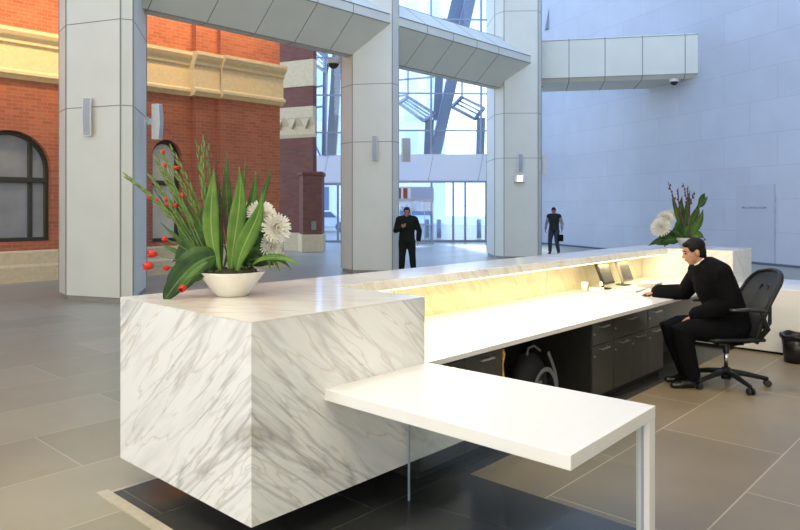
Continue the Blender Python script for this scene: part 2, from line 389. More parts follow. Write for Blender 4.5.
# right wall of big pale stone slabs  (X = 17.95 - .375 Y)
RW = lambda Y: Vector((17.95-.375*Y, Y))
wr = wall_obj('wall_right', RW(31.9), RW(-14), 0, 17, .4, 'wall_tile', 'tall pale stone slab wall tinted blue by daylight')
wr['label'] = 'tall smooth wall of large pale stone slabs behind the desk'
for v_ in wr.data.vertices:
    pass
p0 = RW(31.9)
wall_obj('wall_right_return', (p0.x+.3, 34.2), (p0.x, p0.y), 0, 17, .4, 'wall_tile', 'end return of the pale stone wall beside the entrance')

# brick facade -----------------------------------------------------
def brick_wall(name, u0, u1, v, z0, z1, th, label, win=None, m='brick'):
    """win = (centre u, half width, sill z, spring z) arched opening"""
    b = B(); x0, x1 = 0, u1-u0
    def fn(t, a, c): return Vector((a, t, c))
    if not win:
        b.box(x0, x1, 0, th, z0, z1)
    else:
        wu, hw, sill, spr = win; wc = wu-u0; n = 24
        b.box(x0, wc-hw, 0, th, z0, z1); b.box(wc+hw, x1, 0, th, z0, z1); b.box(wc-hw, wc+hw, 0, th, z0, sill)
        arc = [(wc-hw*math.cos(PI*i/n), spr+hw*math.sin(PI*i/n)) for i in range(n+1)]
        for i in range(n):
            (ax, az), (bx, bz) = arc[i], arc[i+1]
            b.extrude([(ax, az), (bx, bz), (bx, z1), (ax, z1)], fn, 0, th)
    o = mesh_obj(name, b, m); p = W(u0, v); place(o, (p.x, p.y, 0), TH); tag(o, label, 'wall', kind='structure'); return o
ZT = 12
brick_wall('wall_left', -26, 5.35, 13.95, 0, ZT, .5, 'orange-red brick facade around the large arched window', (3.475, .85, .90, 2.53))
brick_wall('wall_left', 5.35, 7.55, 13.3, 0, ZT, .9, 'brick facade bay with the narrow arched window behind the flowers', (6.86, .40, .80, 2.96))
brick_wall('wall_left', 7.55, 8.18, 13.1, 0, ZT, 1.1, 'projecting brick pilaster behind the tall green leaves')
brick_wall('wall_left', 8.18, 10.1, 12.95, 0, ZT, 2.2, 'broad plain brick bay beside the pilaster')
# stone bases and cornice
def uv_run(name, segs, prof, m, label, cat='trim'):
    b = B()
    for u0, u1, v in segs:
        b.extrude([(q[0]+v, q[1]) for q in prof], lambda t, a, c: Vector((t, a, c)), u0, u1)
    o = mesh_obj(name, b, m); place(o, N0, TH); tag(o, label, cat, kind='structure'); return o
base_prof = [(.3, 0), (-.14, 0), (-.14, .34), (-.10, .38), (-.06, .40), (-.06, .66), (-.02, .70), (.3, .70)]
uv_run('trim_2', [(-12, 5.4, 13.95), (5.25, 7.6, 13.3)], base_prof, 'cream_stone', 'cream stone plinth course along the foot of the brick facade')
uv_run('trim_3', [(7.45, 8.28, 13.1), (8.18, 10.2, 12.95)], base_prof, 'cream_stone', 'cream stone plinth under the pilaster and broad brick bay')
cor = [(.3, 4.52), (-.04, 4.52), (-.10, 4.58), (-.16, 4.62), (-.16, 4.68), (-.06, 4.74), (-.06, 5.28), (-.12, 5.31), (-.12, 5.38), (-.20, 5.46), (-.24, 5.54), (-.24, 5.62), (.3, 5.66)]
uv_run('trim_4', [(-12, 5.35, 13.95)], cor, 'gold_stone', 'golden stone cornice band over the large arched window')
uv_run('trim_5', [(5.35, 7.5, 13.3)], cor, 'gold_stone', 'golden stone cornice band over the narrow arched window')
uv_run('trim_6', [(7.43, 8.30, 13.06)], cor, 'gold_stone', 'golden stone cornice block wrapping the pilaster')
uv_run('trim_7', [(8.18, 10.18, 12.95)], cor, 'gold_stone', 'golden stone cornice band on the broad brick bay')

def arch_window(name, wu, hw, sill, spr, v, pane, label, mulls):
    p = W(wu, v+.22); root = thing(name, label, 'window', (p.x, p.y, sill), TH, kind='structure')
    H = spr-sill; n = 24; fw = .09
    def arc(r): return [(-r*math.cos(PI*i/n), H+r*math.sin(PI*i/n)) for i in range(n+1)]
    b = B(); o_, i_ = arc(hw), arc(hw-fw)
    fn = lambda t, a, c: Vector((a, t, c))
    for k in range(n): b.extrude([o_[k], o_[k+1], i_[k+1], i_[k]], fn, -.07, .05)
    b.box(-hw, -hw+fw, -.07, .05, 0, H); b.box(hw-fw, hw, -.07, .05, 0, H); b.box(-hw, hw, -.08, .05, 0, fw)
    tz = 1.33 if hw > .6 else 1.42
    b.box(-hw+fw/2, hw-fw/2, -.09, .05, tz, tz+.12)
    for mx, mw in mulls: 
        top = H+math.sqrt(max(0, (hw-.03)**2-mx*mx)); b.box(mx-mw/2, mx+mw/2, -.06, .05, 0, top)
    mesh_obj('window_frame', b, 'frame_olive', root, bevel=.008)
    b = B(); poly = [(-hw+.02, 0), (hw-.02, 0)]+[(x, z) for x, z in arc(hw-.02)[::-1]]
    b.extrude(poly, fn, .0, .02); mesh_obj('window_pane', b, pane, root)
arch_window('window_1', 3.475, .85, .90, 2.53, 13.95, 'frosted_pane', 'large arched window with dark frame in the brick facade', [(-.46, .09), (.46, .09)])
arch_window('window_2', 6.86, .40, .80, 2.96, 13.3, 'frosted_pane_pale', 'narrow arched window with cream panes behind the flowers', [])

# darker recessed brick wing with cream bands
dw0, dw1 = (-6.6, 27.6), (-3.28, 26.0)
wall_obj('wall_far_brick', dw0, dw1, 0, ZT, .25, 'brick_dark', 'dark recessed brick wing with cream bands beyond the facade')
d = Vector(dw1)-Vector(dw0)
def wing_band(name, z0, z1, out, label, corbel=False):
    b = B(); LEN = d.length
    if corbel:
        b.extrude([(0, z0), (-.06, z0+.12), (-.06, z0+.45), (-out, z0+.75), (-out, z1), (0, z1)], lambda t, a, c: Vector((t, a, c)), -.02, LEN+.12)
        for k in range(5):
            x = LEN-.25-k*.62; b.extrude([(x-.22, z0+.75), (x+.22, z0+.75), (x, z0+.32)], lambda t, a, c: Vector((a, t, c)), -out*.9, 0)
    else: b.box(-.02, LEN+.02, -out, .2, z0, z1)
    o = mesh_obj(name, b, 'cream_stone'); place(o, (dw0[0], dw0[1], 0), math.atan2(d.y, d.x)); tag(o, label, 'trim', kind='structure')
wing_band('trim_8', 4.3, 5.45, .2, 'cream corbelled stone band on the dark brick wing', True)
wing_band('trim_9', 6.25, 7.25, .03, 'smooth pale stone band high on the dark brick wing')
b = B(); b.box(-.02, d.length+.02, -.1, .2, 0, .68); o = mesh_obj('trim_10', b, 'cream_stone'); place(o, (dw0[0], dw0[1], 0), math.atan2(d.y, d.x)); tag(o, 'cream stone foot of the dark brick wing', 'trim', kind='structure')
# brick pier box in front of the wing
r_ = thing('brick_pier', 'low dark brick pier on a cream stone base beside the glass entrance', 'pier', (-3.27, 25.2, 0), 0, kind='structure')
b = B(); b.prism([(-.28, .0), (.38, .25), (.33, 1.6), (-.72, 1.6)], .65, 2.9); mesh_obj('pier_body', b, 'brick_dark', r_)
b = B(); b.prism([(-.32, -.05), (.43, .2), (.38, 1.6), (-.78, 1.6)], 0, .65); mesh_obj('pier_base', b, 'cream_stone', r_, bevel=.02)
b = B(); b.prism([(-.32, -.05), (.43, .2), (.38, 1.6), (-.78, 1.6)], 2.84, 2.97); mesh_obj('pier_cap', b, 'brick_dark', r_, bevel=.02)
b = B(); b.obox((.10, .13, .98), (.66, .25, 0), (-.25, .66, 0), (0, 0, 1), .09, .02, .16); mesh_obj('vent_cover', b, 'seam', r_)

# columns ----------------------------------------------------------
def offset(poly, dd):
    cx = sum(p[0] for p in poly)/len(poly); cy = sum(p[1] for p in poly)/len(poly); out = []
    n = len(poly)
    for i in range(n):
        p, q, r = Vector(poly[i-1]), Vector(poly[i]), Vector(poly[(i+1)%n])
        n1 = Vector(((q-p).y, -(q-p).x)).normalized(); n2 = Vector(((r-q).y, -(r-q).x)).normalized()
        if n1.dot(q-Vector((cx, cy))) < 0: n1 = -n1
        if n2.dot(q-Vector((cx, cy))) < 0: n2 = -n2
        m_ = (n1+n2).normalized(); out.append(tuple(q+m_*(dd/max(.4, m_.dot(n1)))))
    return out
def column(poly, seams, top, label):
    cx = sum(p[0] for p in poly)/len(poly); cy = sum(p[1] for p in poly)/len(poly)
    root = thing('column', label, 'column', (cx, cy, 0), 0, kind='structure'); pl = [(p[0]-cx, p[1]-cy) for p in poly]
    b = B(); b.prism(pl, .09, top); mesh_obj('cladding', b, 'panel', root)
    b = B(); b.prism(offset(pl, -.03), 0, .09); mesh_obj('plinth', b, 'plinth_metal', root)
    b = B(); po = offset(pl, .003)
    for z in seams: b.prism(po, z-.008, z+.008)
    for p in offset(pl, -.002): b.prism([(p[0]-.011, p[1]-.011), (p[0]+.011, p[1]-.011), (p[0]+.011, p[1]+.011), (p[0]-.011, p[1]+.011)], .09, top)
    mesh_obj('panel_joints', b, 'seam', root)
    return root
column([(-6.41, 12.96), (-6.04, 12.46), (-4.88, 12.03), (-4.69, 12.12), (-5.05, 13.72), (-5.5, 14.1), (-6.2, 13.9)], [3.46, 4.97, 6.5], 12, 'wide pale panelled column before the brick facade, with a speaker on its face')
column([(-1.53, 17.9), (-1.20, 17.35), (-.19, 17.17), (-.03, 17.5), (-.10, 18.9), (-.5, 19.3), (-1.4, 19.2)], [3.31, 4.76, 7.9, 9.4], 13, 'pale panelled column where the security guard leans')
column([(3.02, 24.0), (3.08, 22.4), (3.32, 22.0), (4.40, 21.95), (4.58, 22.3), (4.72, 24.2), (4.0, 24.8)], [3.23, 4.66, 7.92, 9.5], 14, 'pale panelled column with the small lit wall lamp')
# sloped beams between columns, section in (v,z)
SEC = [(9.93, 5.5), (9.1, 6.25), (9.1, 6.48), (9.93, 7.12), (10.25, 7.12), (10.25, 5.5)]
def sloped_beam(u0, u1, joints, label):
    root = thing('beam', label, 'beam', W(u0, 9.93, 0), TH, kind='structure')
    fn = lambda t, a, c: Vector((t-u0, a-9.93, c))
    b = B(); b.extrude(SEC, fn, u0, u1); o = mesh_obj('beam_cladding', b, 'panel', root)
    b = B(); so = offset(SEC, .004)
    for j in joints: b.extrude(so, fn, j-.009, j+.009)
    for (a, c) in offset(SEC, -.003)[:4]:
        b.extrude([(a-.012, c-.012), (a+.012, c-.012), (a+.012, c+.012), (a-.012, c+.012)], fn, u0, u1)
    mesh_obj('beam_joints', b, 'seam', root)
sloped_beam(3.2, 10.55, [4.6, 5.9, 7.1, 8.2, 9.3], 'angled pale panelled beam spanning above the brick facade')
sloped_beam(10.9, 17.25, [12.0, 13.1, 14.2, 15.3], 'angled pale panelled beam above the glass entrance')
# straight beam from last column to the stone wall
root = thing('beam', 'straight pale panelled beam running into the stone wall', 'beam', (4.6, 23.2, 5.86), math.atan2(-1.0, 5.2), kind='structure')
LB = 5.5
secb = [(0, .12), (.18, 0), (2.0, 0), (2.0, 1.45), (.12, 1.45), (0, 1.38)]
b = B(); fnb = lambda t, a, c: Vector((t, a, c)); b.extrude(secb, fnb, 0, LB); mesh_obj('beam_cladding', b, 'panel', root)
b = B(); so = offset(secb, .004)
for j in (1.06, 2.22, 3.40, 4.72): b.extrude(so, fnb, j-.013, j+.013)
for (a, c) in (secb[0], secb[5]): b.extrude([(a-.008, c-.01), (a+.02, c-.01), (a+.02, c+.01), (a-.008, c+.01)], fnb, 0, LB)
mesh_obj('beam_joints', b, 'seam', root)

# hidden-door panel with lettering in the stone wall
dd = (RW(-6)-RW(31.9)).normalized(); nrm = Vector((-abs(dd.y), -abs(dd.x))).normalized()
def wall_at(px, z): # point on right wall seen at pixel column px
    k = (px-400)/F; Y = 17.95/(k+.375); return Vector((k*Y, Y, z))
pa, pb = wall_at(736, 0), wall_at(775, 0)
wl = (pb-pa).length; ang = math.atan2(pb.y-pa.y, pb.x-pa.x)
root = thing('door_1', 'flush stone door panel with small dark lettering in the pale wall', 'door', pa, ang, kind='structure')
b = B(); b.box(0, wl, -.012, .05, .02, 2.32); mesh_obj('door_panel', b, 'door_stone', root)
b = B(); b.box(wl-.008, wl+.008, -.016, .05, .02, 2.32)
for z0 in (1.9, 1.55, .95): b.box(wl-.03, wl+.03, -.022, .05, z0-.09, z0+.09)
mesh_obj('door_hinges', b, 'bollard', root)
tc = bpy.data.curves.new('lettering', 'FONT'); tc.body = 'FIRE CONTROL ROOM'; tc.size = .085; tc.extrude = .002; tc.align_x = 'CENTER'
to = bpy.data.objects.new('lettering', tc); C.objects.link(to); to.parent = root; to.location = (wl*.48, -.014, 1.62); to.rotation_euler = (PI/2, 0, 0); tc.materials.append(MAT['text_dark'])
# skirting shadow gap along right wall
b = B(); b.box(0, 40, -.02, .02, 0, .07); o = mesh_obj('baseboard_right', b, 'text_dark'); place(o, (RW(31.9).x, RW(31.9).y, 0), math.atan2(dd.y, dd.x)); tag(o, 'dark recessed skirting at the foot of the stone wall', 'baseboard', kind='structure')

# glass entrance facade --------------------------------------------
GL0, GL1, GL2 = Vector((-8.6, 32.0)), Vector((-.9, 32.3)), Vector((6.2, 32.7))
def lerp(a, b_, t): return a+(b_-a)*t
def facade_seg(p, q, zt0, zt1, zb0, zb1, label):
    root = thing('window_3' if q is GL2 else 'window_4', label, 'window', (p.x, p.y, 0), 0, kind='structure')
    d2 = q-p; ln = d2.length; n = Vector((d2.y, -d2.x)).normalized()
    def at(t, off, z): s_ = d2*t; return Vector((s_.x+n.x*off, s_.y+n.y*off, z))
    b = B()   # bulkhead: leaning white panel
    vs = [at(0, 0, zt0), at(1, 0, zt1), at(1, .0, zb1), at(0, .0, zb0), at(0, -.9, zt0), at(1, -.9, zt1), at(1, -.9, zb1), at(0, -.9, zb0)]
    vv = [b.bm.verts.new(x) for x in vs]
    for f in ((0,1,2,3),(4,7,6,5),(0,4,5,1),(3,2,6,7),(0,3,7,4),(1,5,6,2)): b.bm.faces.new([vv[i] for i in f])
    mesh_obj('bulkhead', b, 'bulkhead', root)
    b = B(); k = max(2, int(ln/2.0))
    for i in range(1, k): b.bar(at(i/k-.02, .004, lerp(zt0, zt1, i/k)), at(i/k+.015, .004, lerp(zb0, zb1, i/k)), .015, .012)
    mesh_obj('bulkhead_joints', b, 'seam', root)
    return root, at, ln
root, at, ln = facade_seg(GL1, GL2, 2.86, 2.9, 4.12, 4.18, 'tall glass entrance facade with steel mullions between two columns')
root2, at2, ln2 = facade_seg(GL0, GL1, 2.66, 2.86, 3.95, 4.12, 'angled glass facade with mullions beside the dark brick pier')
def glazing(root, at, ln, zt, zb, ztop, vs, lean=0.0):
    b = B(); 
    for i, t in enumerate(vs): b.bar(at(t, 0, 0), at(t, 0, zt), .10, .12)
    b.bar(at(0, 0, .05), at(1, 0, .05), .1, .1); b.bar(at(0, 0, zt-.04), at(1, 0, zt-.04), .12, .1)
    mesh_obj('lower_frame', b, 'mullion', root)
    b = B(); b.extrude([(0, 0), (1, 0), (1, zt), (0, zt)], lambda t, a, c: at(a, t, c), -.01, .01); mesh_obj('lower_glass', b, 'window_glass', root)
    b = B()
    nU = max(2, int(ln/2.2))
    for i in range(nU+1): b.bar(at(i/nU, 0, zb), at(i/nU, 0, ztop), .09, .14)
    z = zb+1.1
    while z < ztop: b.bar(at(0, 0, z), at(1, 0, z), .07, .07); z += 1.75
    mesh_obj('upper_frame', b, 'mullion', root)
    b = B(); b.extrude([(0, zb), (1, zb), (1, ztop), (0, ztop)], lambda t, a, c: at(a, t, c), -.01, .01); mesh_obj('upper_glass', b, 'window_glass', root)
glazing(root, at, ln, 2.88, 4.15, 14, [0, .335, .48, .56, .70, 1.0])
glazing(root2, at2, ln2, 2.76, 4.03, 14, [0, .4, .6, .74, .98])
# steel columns and tilted frames of the roof truss
def steel(name, pts, wd, hp, m, label):
    b = B(); b.bar(pts[0], pts[1], wd, hp, up=(0, 1, 0)); tag(mesh_obj(name, b, m, bevel=.02), label, 'steel member', kind='structure')
steel('beam', (P(434.5, 160, 34.4), P(476, -25, 34.4)), .5, .45, 'steel_blue', 'thick slanting steel member behind the entrance beam')
b = B(); b.bar(P(430, 158, 34.8), P(471.5, -25, 34.8), .16, .3, up=(0, 1, 0)); tag(mesh_obj('beam', b, 'steel_pale'), 'pale bright flange along the slanting steel member', 'steel member', kind='structure')
steel('beam', (P(437, 120, 35.1), P(440, 60, 35.1)), .4, .4, 'steel_blue', 'short upright steel box behind the slanting member')
steel('beam', (P(428, 158, 34.8), P(429.5, 120, 34.8)), .44, .4, 'steel_blue', 'upright steel post left of the slanting member')
steel('beam', (P(480, 158, 34.8), P(481, 118, 34.8)), .4, .4, 'steel_blue', 'upright steel post beside the lamp column')
steel('beam', (P(451, 32, 35.3), P(465, -25, 35.3)), .72, .5, 'steel_blue', 'upper steel box of the roof truss above the entrance')
steel('beam', (P(331, 165, 34.4), P(339, 30, 34.4)), .5, .5, 'plinth_metal', 'slanting tan steel member beside the dark brick wing')
steel('beam', (P(324, 165, 34.8), P(326, 40, 34.8)), .22, .4, 'steel_blue', 'dark slim steel upright near the dark brick wing')
steel('beam', (P(548, 30, 30.5), P(556, -25, 30.5)), .25, .3, 'steel_blue', 'steel stay above the straight panelled beam')
def tilted_frame(pts, label):
    root = thing('window_5', label, 'window', pts[0], 0, kind='structure'); q = [p-pts[0] for p in pts]
    b = B()
    for i in range(4): b.bar(q[i], q[(i+1)%4], .14, .14)
    for t in (.33, .6): b.bar(lerp(q[0], q[3], t), lerp(q[1], q[2], t), .06, .08)
    mesh_obj('window_frame', b, 'steel_blue', root)
    b = B(); vs = [b.bm.verts.new(p) for p in q]; b.bm.faces.new(vs); mesh_obj('window_pane', b, 'window_glass', root, solid=.02)
tilted_frame([P(408, 97, 34.4), P(435, 114, 33.7), P(424, 121, 34.4), P(399, 103, 36)], 'tilted glazed frame near the guard column, high in the facade')
tilted_frame([P(462, 97, 34.4), P(484, 108, 33.7), P(475, 119, 34.4), P(452, 107, 36)], 'tilted glazed frame near the lamp column, high in the facade')
tilted_frame([P(308, 42, 34.8), P(329, 60, 33.8), P(326, 72, 34.4), P(306, 58, 36)], 'tilted glazed frame above the dark brick wing')
b = B()
for x0, y0, x1, y1 in ((399, 96, 408, 95), (408, 95, 408, 60), (399, 80, 434, 77), (462, 97, 462, 60), (312, 88, 326, 85), (312, 108, 326, 106), (313, 140, 326, 168)):
    b.bar(P(x0, y0, 33.9), P(x1, y1, 33.9), .08, .08)
tag(mesh_obj('window_6', b, 'mullion'), 'thin steel stays crossing the upper glazing', 'window', kind='structure')

# entrance vestibule
vb = P(399, 234, 41.2); root = thing('entrance_vestibule', 'glazed entrance vestibule with sign band behind the leaning guard', 'vestibule', (-.12, 31.0, 0)); root.scale = (.49, .5, .885)
Wd = 3.3
b = B()
for x in (0, 1.25, 2.45, 3.25): b.box(x, x+.07, 0, .07, 0, 2.2)
b.box(0, 3.32, 0, .07, 2.15, 2.28); b.box(0, 3.32, 0, .07, 0, .08); b.box(1.25, 3.3, 0, .07, .95, 1.0)
for x in (0, 3.25): b.box(x, x+.07, 0, 2.3, 2.15, 2.28); b.box(x, x+.07, 2.2, 2.3, 0, 2.3)
mesh_obj('vestibule_frame', b, 'door_metal', root)
b = B(); b.box(0, 3.3, .03, .04, .08, 2.15); mesh_obj('vestibule_glass', b, 'window_glass', root)
b = B(); b.box(-.02, 3.34, -.03, 2.3, 2.28, 2.85); mesh_obj('sign_band', b, 'sign_lavender', root)
for x0_, x1_, m_ in ((.15, .33, 'sign_red'), (.55, .9, 'sign_red'), (.35, .53, 'sign_white'), (.98, 1.22, 'sign_white')): b = B(); b.box(x0_, x1_, -.045, -.03, 2.3, 2.83); mesh_obj('sign_panel', b, m_, root)

# outside: street, far building, bollards, cars
b = B(); b.box(-60, 60, 33.3, 120, -.3, -.02); tag(mesh_obj('road', b, 'asphalt_sunlit'), 'pavement outside the glass entrance, sunlit brightness in its colour', 'road', kind='structure')
o = thing('office_building', 'pale blue glass office building across the street', 'building', (0, 68, 0), 0)
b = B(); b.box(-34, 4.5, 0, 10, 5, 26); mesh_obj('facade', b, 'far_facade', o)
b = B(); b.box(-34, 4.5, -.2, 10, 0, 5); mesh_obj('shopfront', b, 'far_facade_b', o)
for x in range(-30, 4, 5): b = B(); b.box(x, x+3, -.3, 0, .8, 3.6); mesh_obj('shop_window', b, 'far_dark', o)
for k, px_ in enumerate((427, 439, 487 - 8)):
    pp = P(px_, 232, 37); o = B(); o.lathe([(.0, 0), (.13, 0), (.13, .95), (.10, 1.0), (0, 1.02)], (0, 0, 0), 14)
    oo = mesh_obj('bollard', o, 'bollard', smooth=True); oo.location = (pp.x, 37, -.02)
    tag(oo, ['grey street bollard outside, seen through the vestibule door', 'grey street bollard outside, just past the vestibule', 'grey street bollard outside, beside the lamp column'][k], 'bollard', 'street bollards outside the entrance')
def car(x, y, label, m):
    root = thing('car', label, 'car', (x, y, 0))
    b = B(); b.extrude([(-2.1, .3), (-2.15, .75), (-1.5, .9), (-.9, 1.4), (.7, 1.4), (1.3, .92), (2.1, .8), (2.15, .3)], lambda t, a, c: Vector((a, t, c)), -.85, .85)
    mesh_obj('car_body', b, m, root, bevel=.08)
    for sx_ in (-1.3, 1.3):
        b = B(); b.bm.free(); b = B(); b.extrude([(sx_+.33*math.cos(q*PI/10), .33+.33*math.sin(q*PI/10)) for q in range(20)], lambda t, a, c: Vector((a, t, c)), -.9, .9); mesh_obj('wheel', b, 'far_dark', root)
    b = B(); b.extrude([(-1.3, .95), (-.85, 1.32), (.65, 1.32), (1.05, .95)], lambda t, a, c: Vector((a, t, c)), -.87, .87); mesh_obj('car_window', b, 'far_dark', root)
car(-5.2, 46, 'pale car parked outside beside the brick pier window', 'far_facade_b')

# ================================================================== RECEPTION DESK
DESK = N0.copy()
desk = thing('reception_desk', 'long white marble reception desk with book-matched veined end block and lit ledge', 'reception desk', N0, TH)
ZTp = 1.15
b = B(); b.box(0, 1.257, 0, 1.337, .185, ZTp-.002); o = mesh_obj('end_block', b, 'marble', desk, bevel=.003)
b = B(); b.box(.0, 1.257, 0, 1.337, ZTp-.001, ZTp+.002); mesh_obj('block_top', b, 'marble_top', desk)
b = B(); b.box(1.257, 7.05, .80, 1.337, ZTp-.07, ZTp+.002); mesh_obj('transaction_ledge', b, 'marble_top', desk, bevel=.003)
b = B(); b.box(1.257, 7.05, 1.14, 1.335, .185, ZTp-.07); mesh_obj('back_panel', b, 'panel_gold', desk)
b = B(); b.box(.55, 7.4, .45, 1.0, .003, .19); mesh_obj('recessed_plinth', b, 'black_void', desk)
b = B(); b.box(1.257, 1.72, 0, .03, .185, .46); mesh_obj('lower_apron', b, 'marble', desk)
b = B(); b.box(1.26, 6.8, 0, 1.14, .715, .75); mesh_obj('worktop', b, 'solid_white', desk, bevel=.003)
b = B(); b.box(7.05, 7.80, .0, 1.337, .3, ZTp+.002); mesh_obj('return_block', b, 'marble_soft', desk, bevel=.003)
b = B(); b.box(6.8, 8.05, -5.5, 1.14, .03, .75)
mesh_obj('return_counter', b, 'solid_white', desk, bevel=.004)
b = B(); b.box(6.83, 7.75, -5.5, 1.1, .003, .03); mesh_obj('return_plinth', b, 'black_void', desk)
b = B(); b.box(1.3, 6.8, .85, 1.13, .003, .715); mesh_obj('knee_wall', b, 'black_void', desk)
b = B(); b.box(1.3, 7.0, .86, .89, ZTp-.088, ZTp-.068); mesh_obj('light_strip', b, 'led', desk)
for seam_u in (2.2, 3.4, 4.6, 5.8):
    b = B(); b.box(seam_u-.003, seam_u+.003, 1.132, 1.142, .75, ZTp-.07); mesh_obj('panel_joint', b, 'bowl_white', desk)
la = area('ledge_light', W(4.15, .90, ZTp-.10), 5.6, .04, 30, (1, .81, .43)); la.rotation_euler = (math.radians(-25), 0, TH)

# cabinets
def cabinet(u0, u1, rows, label, group=None):
    """rows: list of (z0, z1, [(a,b),...], kind)"""
    base = W(u0, .06, .06); root = thing('desk_cabinet', label, 'cabinet', base, TH, group); w_ = u1-u0
    b = B(); b.box(0, w_, .018, .60, 0, .63); mesh_obj('cabinet_body', b, 'black_panel', root)
    b = B(); b.box(0, w_, .05, .55, -.056, 0); mesh_obj('toe_kick', b, 'black_void', root)
    for z0, z1, cols, kd in rows:
        for a, c in cols:
            b = B(); b.box(a+.003, c-.003, 0, .018, z0+.003, z1-.003); p = mesh_obj(kd, b, 'grey_cabinet', root, bevel=.002)
            b = B(); m_ = (a+c)/2 if kd == 'drawer' or (c-a) < .5 else c-.12; hw = min(.075, (c-a)*.3)
            zc = z1-.035
            b.box(m_-hw, m_+hw, -.035, -.025, zc-.006, zc+.006); b.box(m_-hw, m_-hw+.01, -.03, 0, zc-.005, zc+.005); b.box(m_+hw-.01, m_+hw, -.03, 0, zc-.005, zc+.005)
            mesh_obj('handle', b, 'steel_handle', p)
            b = B(); b.lathe([(0, 0), (.008, 0), (.008, .006), (0, .006)], (0, 0, 0), 10)
            k = mesh_obj('lock', b, 'steel_handle', p); k.rotation_euler = (PI/2, 0, 0); k.location = (a+.035, 0, z1-.09)
    return root
ZD = .44
cabinet(1.30, 2.175, [(0, .63, [(0, .4375), (.4375, .875)], 'door')], 'dark grey two-door desk cabinet beside the marble end block')
cabinet(3.52, 3.91, [(0, ZD, [(0, .39)], 'door'), (ZD, .63, [(0, .39)], 'drawer')], 'narrow dark desk cabinet with one drawer, at the edge of the knee space')
cabinet(3.925, 4.66, [(0, ZD, [(0, .3675), (.3675, .735)], 'door'), (ZD, .63, [(0, .735)], 'drawer')], 'wide dark desk cabinet with one long drawer over two doors')
cabinet(4.675, 5.05, [(0, ZD, [(0, .375)], 'door'), (ZD, .63, [(0, .375)], 'drawer')], 'dark desk cabinet right by the seated man\'s knees')

# low white wing table with glass
wt = thing('side_table', 'white slab side table with one end leg and clear glass modesty panel, in front', 'table', W(.455, 0, 0), TH)
U1 = 1.32; S0 = .455
b = B(); b.prism([(0, 0), (.82, 0), (U1-S0, -1.386), (0, -1.414)], .692, .752)
mesh_obj('table_top', b, 'solid_white', wt, bevel=.003)
b = B(); b.box(U1-S0-.068, U1-S0-.001, -1.385, -1.32, .003, .70); mesh_obj('leg', b, 'solid_white', wt, bevel=.002)
b = B(); b.prism([(1.04-S0, -.06), (1.052-S0, -.06), (1.255-S0, -1.35), (1.243-S0, -1.35)], .004, .692); mesh_obj('modesty_panel', b, 'modesty_glass', wt)
for e_ in ((1.038-S0, 1.050-S0, -.064, -.057), (1.242-S0, 1.254-S0, -1.358, -1.35)): b = B(); b.box(*e_, .004, .692); mesh_obj('glass_edge', b, 'bollard', wt)

# ================================================================== OFFICE CHAIR
CH = Vector((3.10, 6.55, 0)); CR = PI+math.radians(4)
ch = thing('office_chair', 'black mesh swivel office chair under the seated man', 'chair', CH, CR)
for k in range(5):
    a = math.radians(22+72*k); dx, dy = math.cos(a), math.sin(a)
    b = B(); b.tube([(dx*.03, dy*.03, .125), (dx*.15, dy*.15, .115), (dx*.36, dy*.36, .075)], [(.032, .036), (.025, .03), (.018, .023)], 10)
    leg = mesh_obj('leg', b, 'chair_plastic', ch, smooth=True)
    for s_ in (-1, 1):
        b = B(); n_ = 16; b.extrude([(.032*math.cos(2*PI*i/n_), .032*math.sin(2*PI*i/n_)) for i in range(n_)], lambda t, p, q: Vector((dx*.365-dy*t+dx*p, dy*.365+dx*t+dy*p, .032+q)), s_*.012, s_*.03)
        mesh_obj('caster', b, 'black_plastic', leg, smooth=False, bevel=.004)
b = B(); b.lathe([(0, .06), (.045, .06), (.045, .15), (.035, .17), (0, .17)]); mesh_obj('base_hub', b, 'chair_plastic', ch, smooth=True)
b = B(); b.lathe([(0, .17), (.019, .17), (.019, .34), (0, .34)]); mesh_obj('gas_lift', b, 'chrome', ch, smooth=True)
b = B(); b.lathe([(0, .30), (.028, .30), (.028, .40), (0, .40)]); b.box(-.13, .12, -.09, .09, .39, .44); mesh_obj('tilt_mechanism', b, 'black_plastic', ch, bevel=.01)
def sheet(fn, nu, nv):
    b = B(); g_ = [[b.bm.verts.new(fn(i/nu, j/nv)) for j in range(nv+1)] for i in range(nu+1)]
    for i in range(nu):
        for j in range(nv): b.bm.faces.new((g_[i][j], g_[i+1][j], g_[i+1][j+1], g_[i][j+1]))
    return b
m, nt, pb_ = newmat('chair_mesh'); pb_.inputs['Base Color'].default_value = (.015, .017, .016, 1); pb_.inputs['Roughness'].default_value = .6
o_ = nt.nodes['Material Output']; tr = nt.nodes.new('ShaderNodeBsdfTransparent'); mx = nt.nodes.new('ShaderNodeMixShader'); mx.inputs[0].default_value = .86
L(nt, tr.outputs[0], mx.inputs[1]); L(nt, pb_.outputs[0], mx.inputs[2]); L(nt, mx.outputs[0], o_.inputs[0])
seatf = lambda s_, t: Vector((-.22+.46*s_, (-.25+.5*t)*(1-.12*s_*s_), .47+.02*math.cos((t-.5)*PI)*-1-.04*max(0, s_-.8)*5*.2))
mesh_obj('seat', sheet(seatf, 10, 10), 'chair_mesh', ch, smooth=True, solid=.02)
b = B(); rim = [seatf(0, t/8) for t in range(9)]+[seatf(s_/8, 1) for s_ in range(1, 9)]+[seatf(1, 1-t/8) for t in range(1, 9)]+[seatf(1-s_/8, 0) for s_ in range(1, 9)]
b.tube(rim, .018, 8); mesh_obj('seat_frame', b, 'chair_plastic', ch, smooth=True)
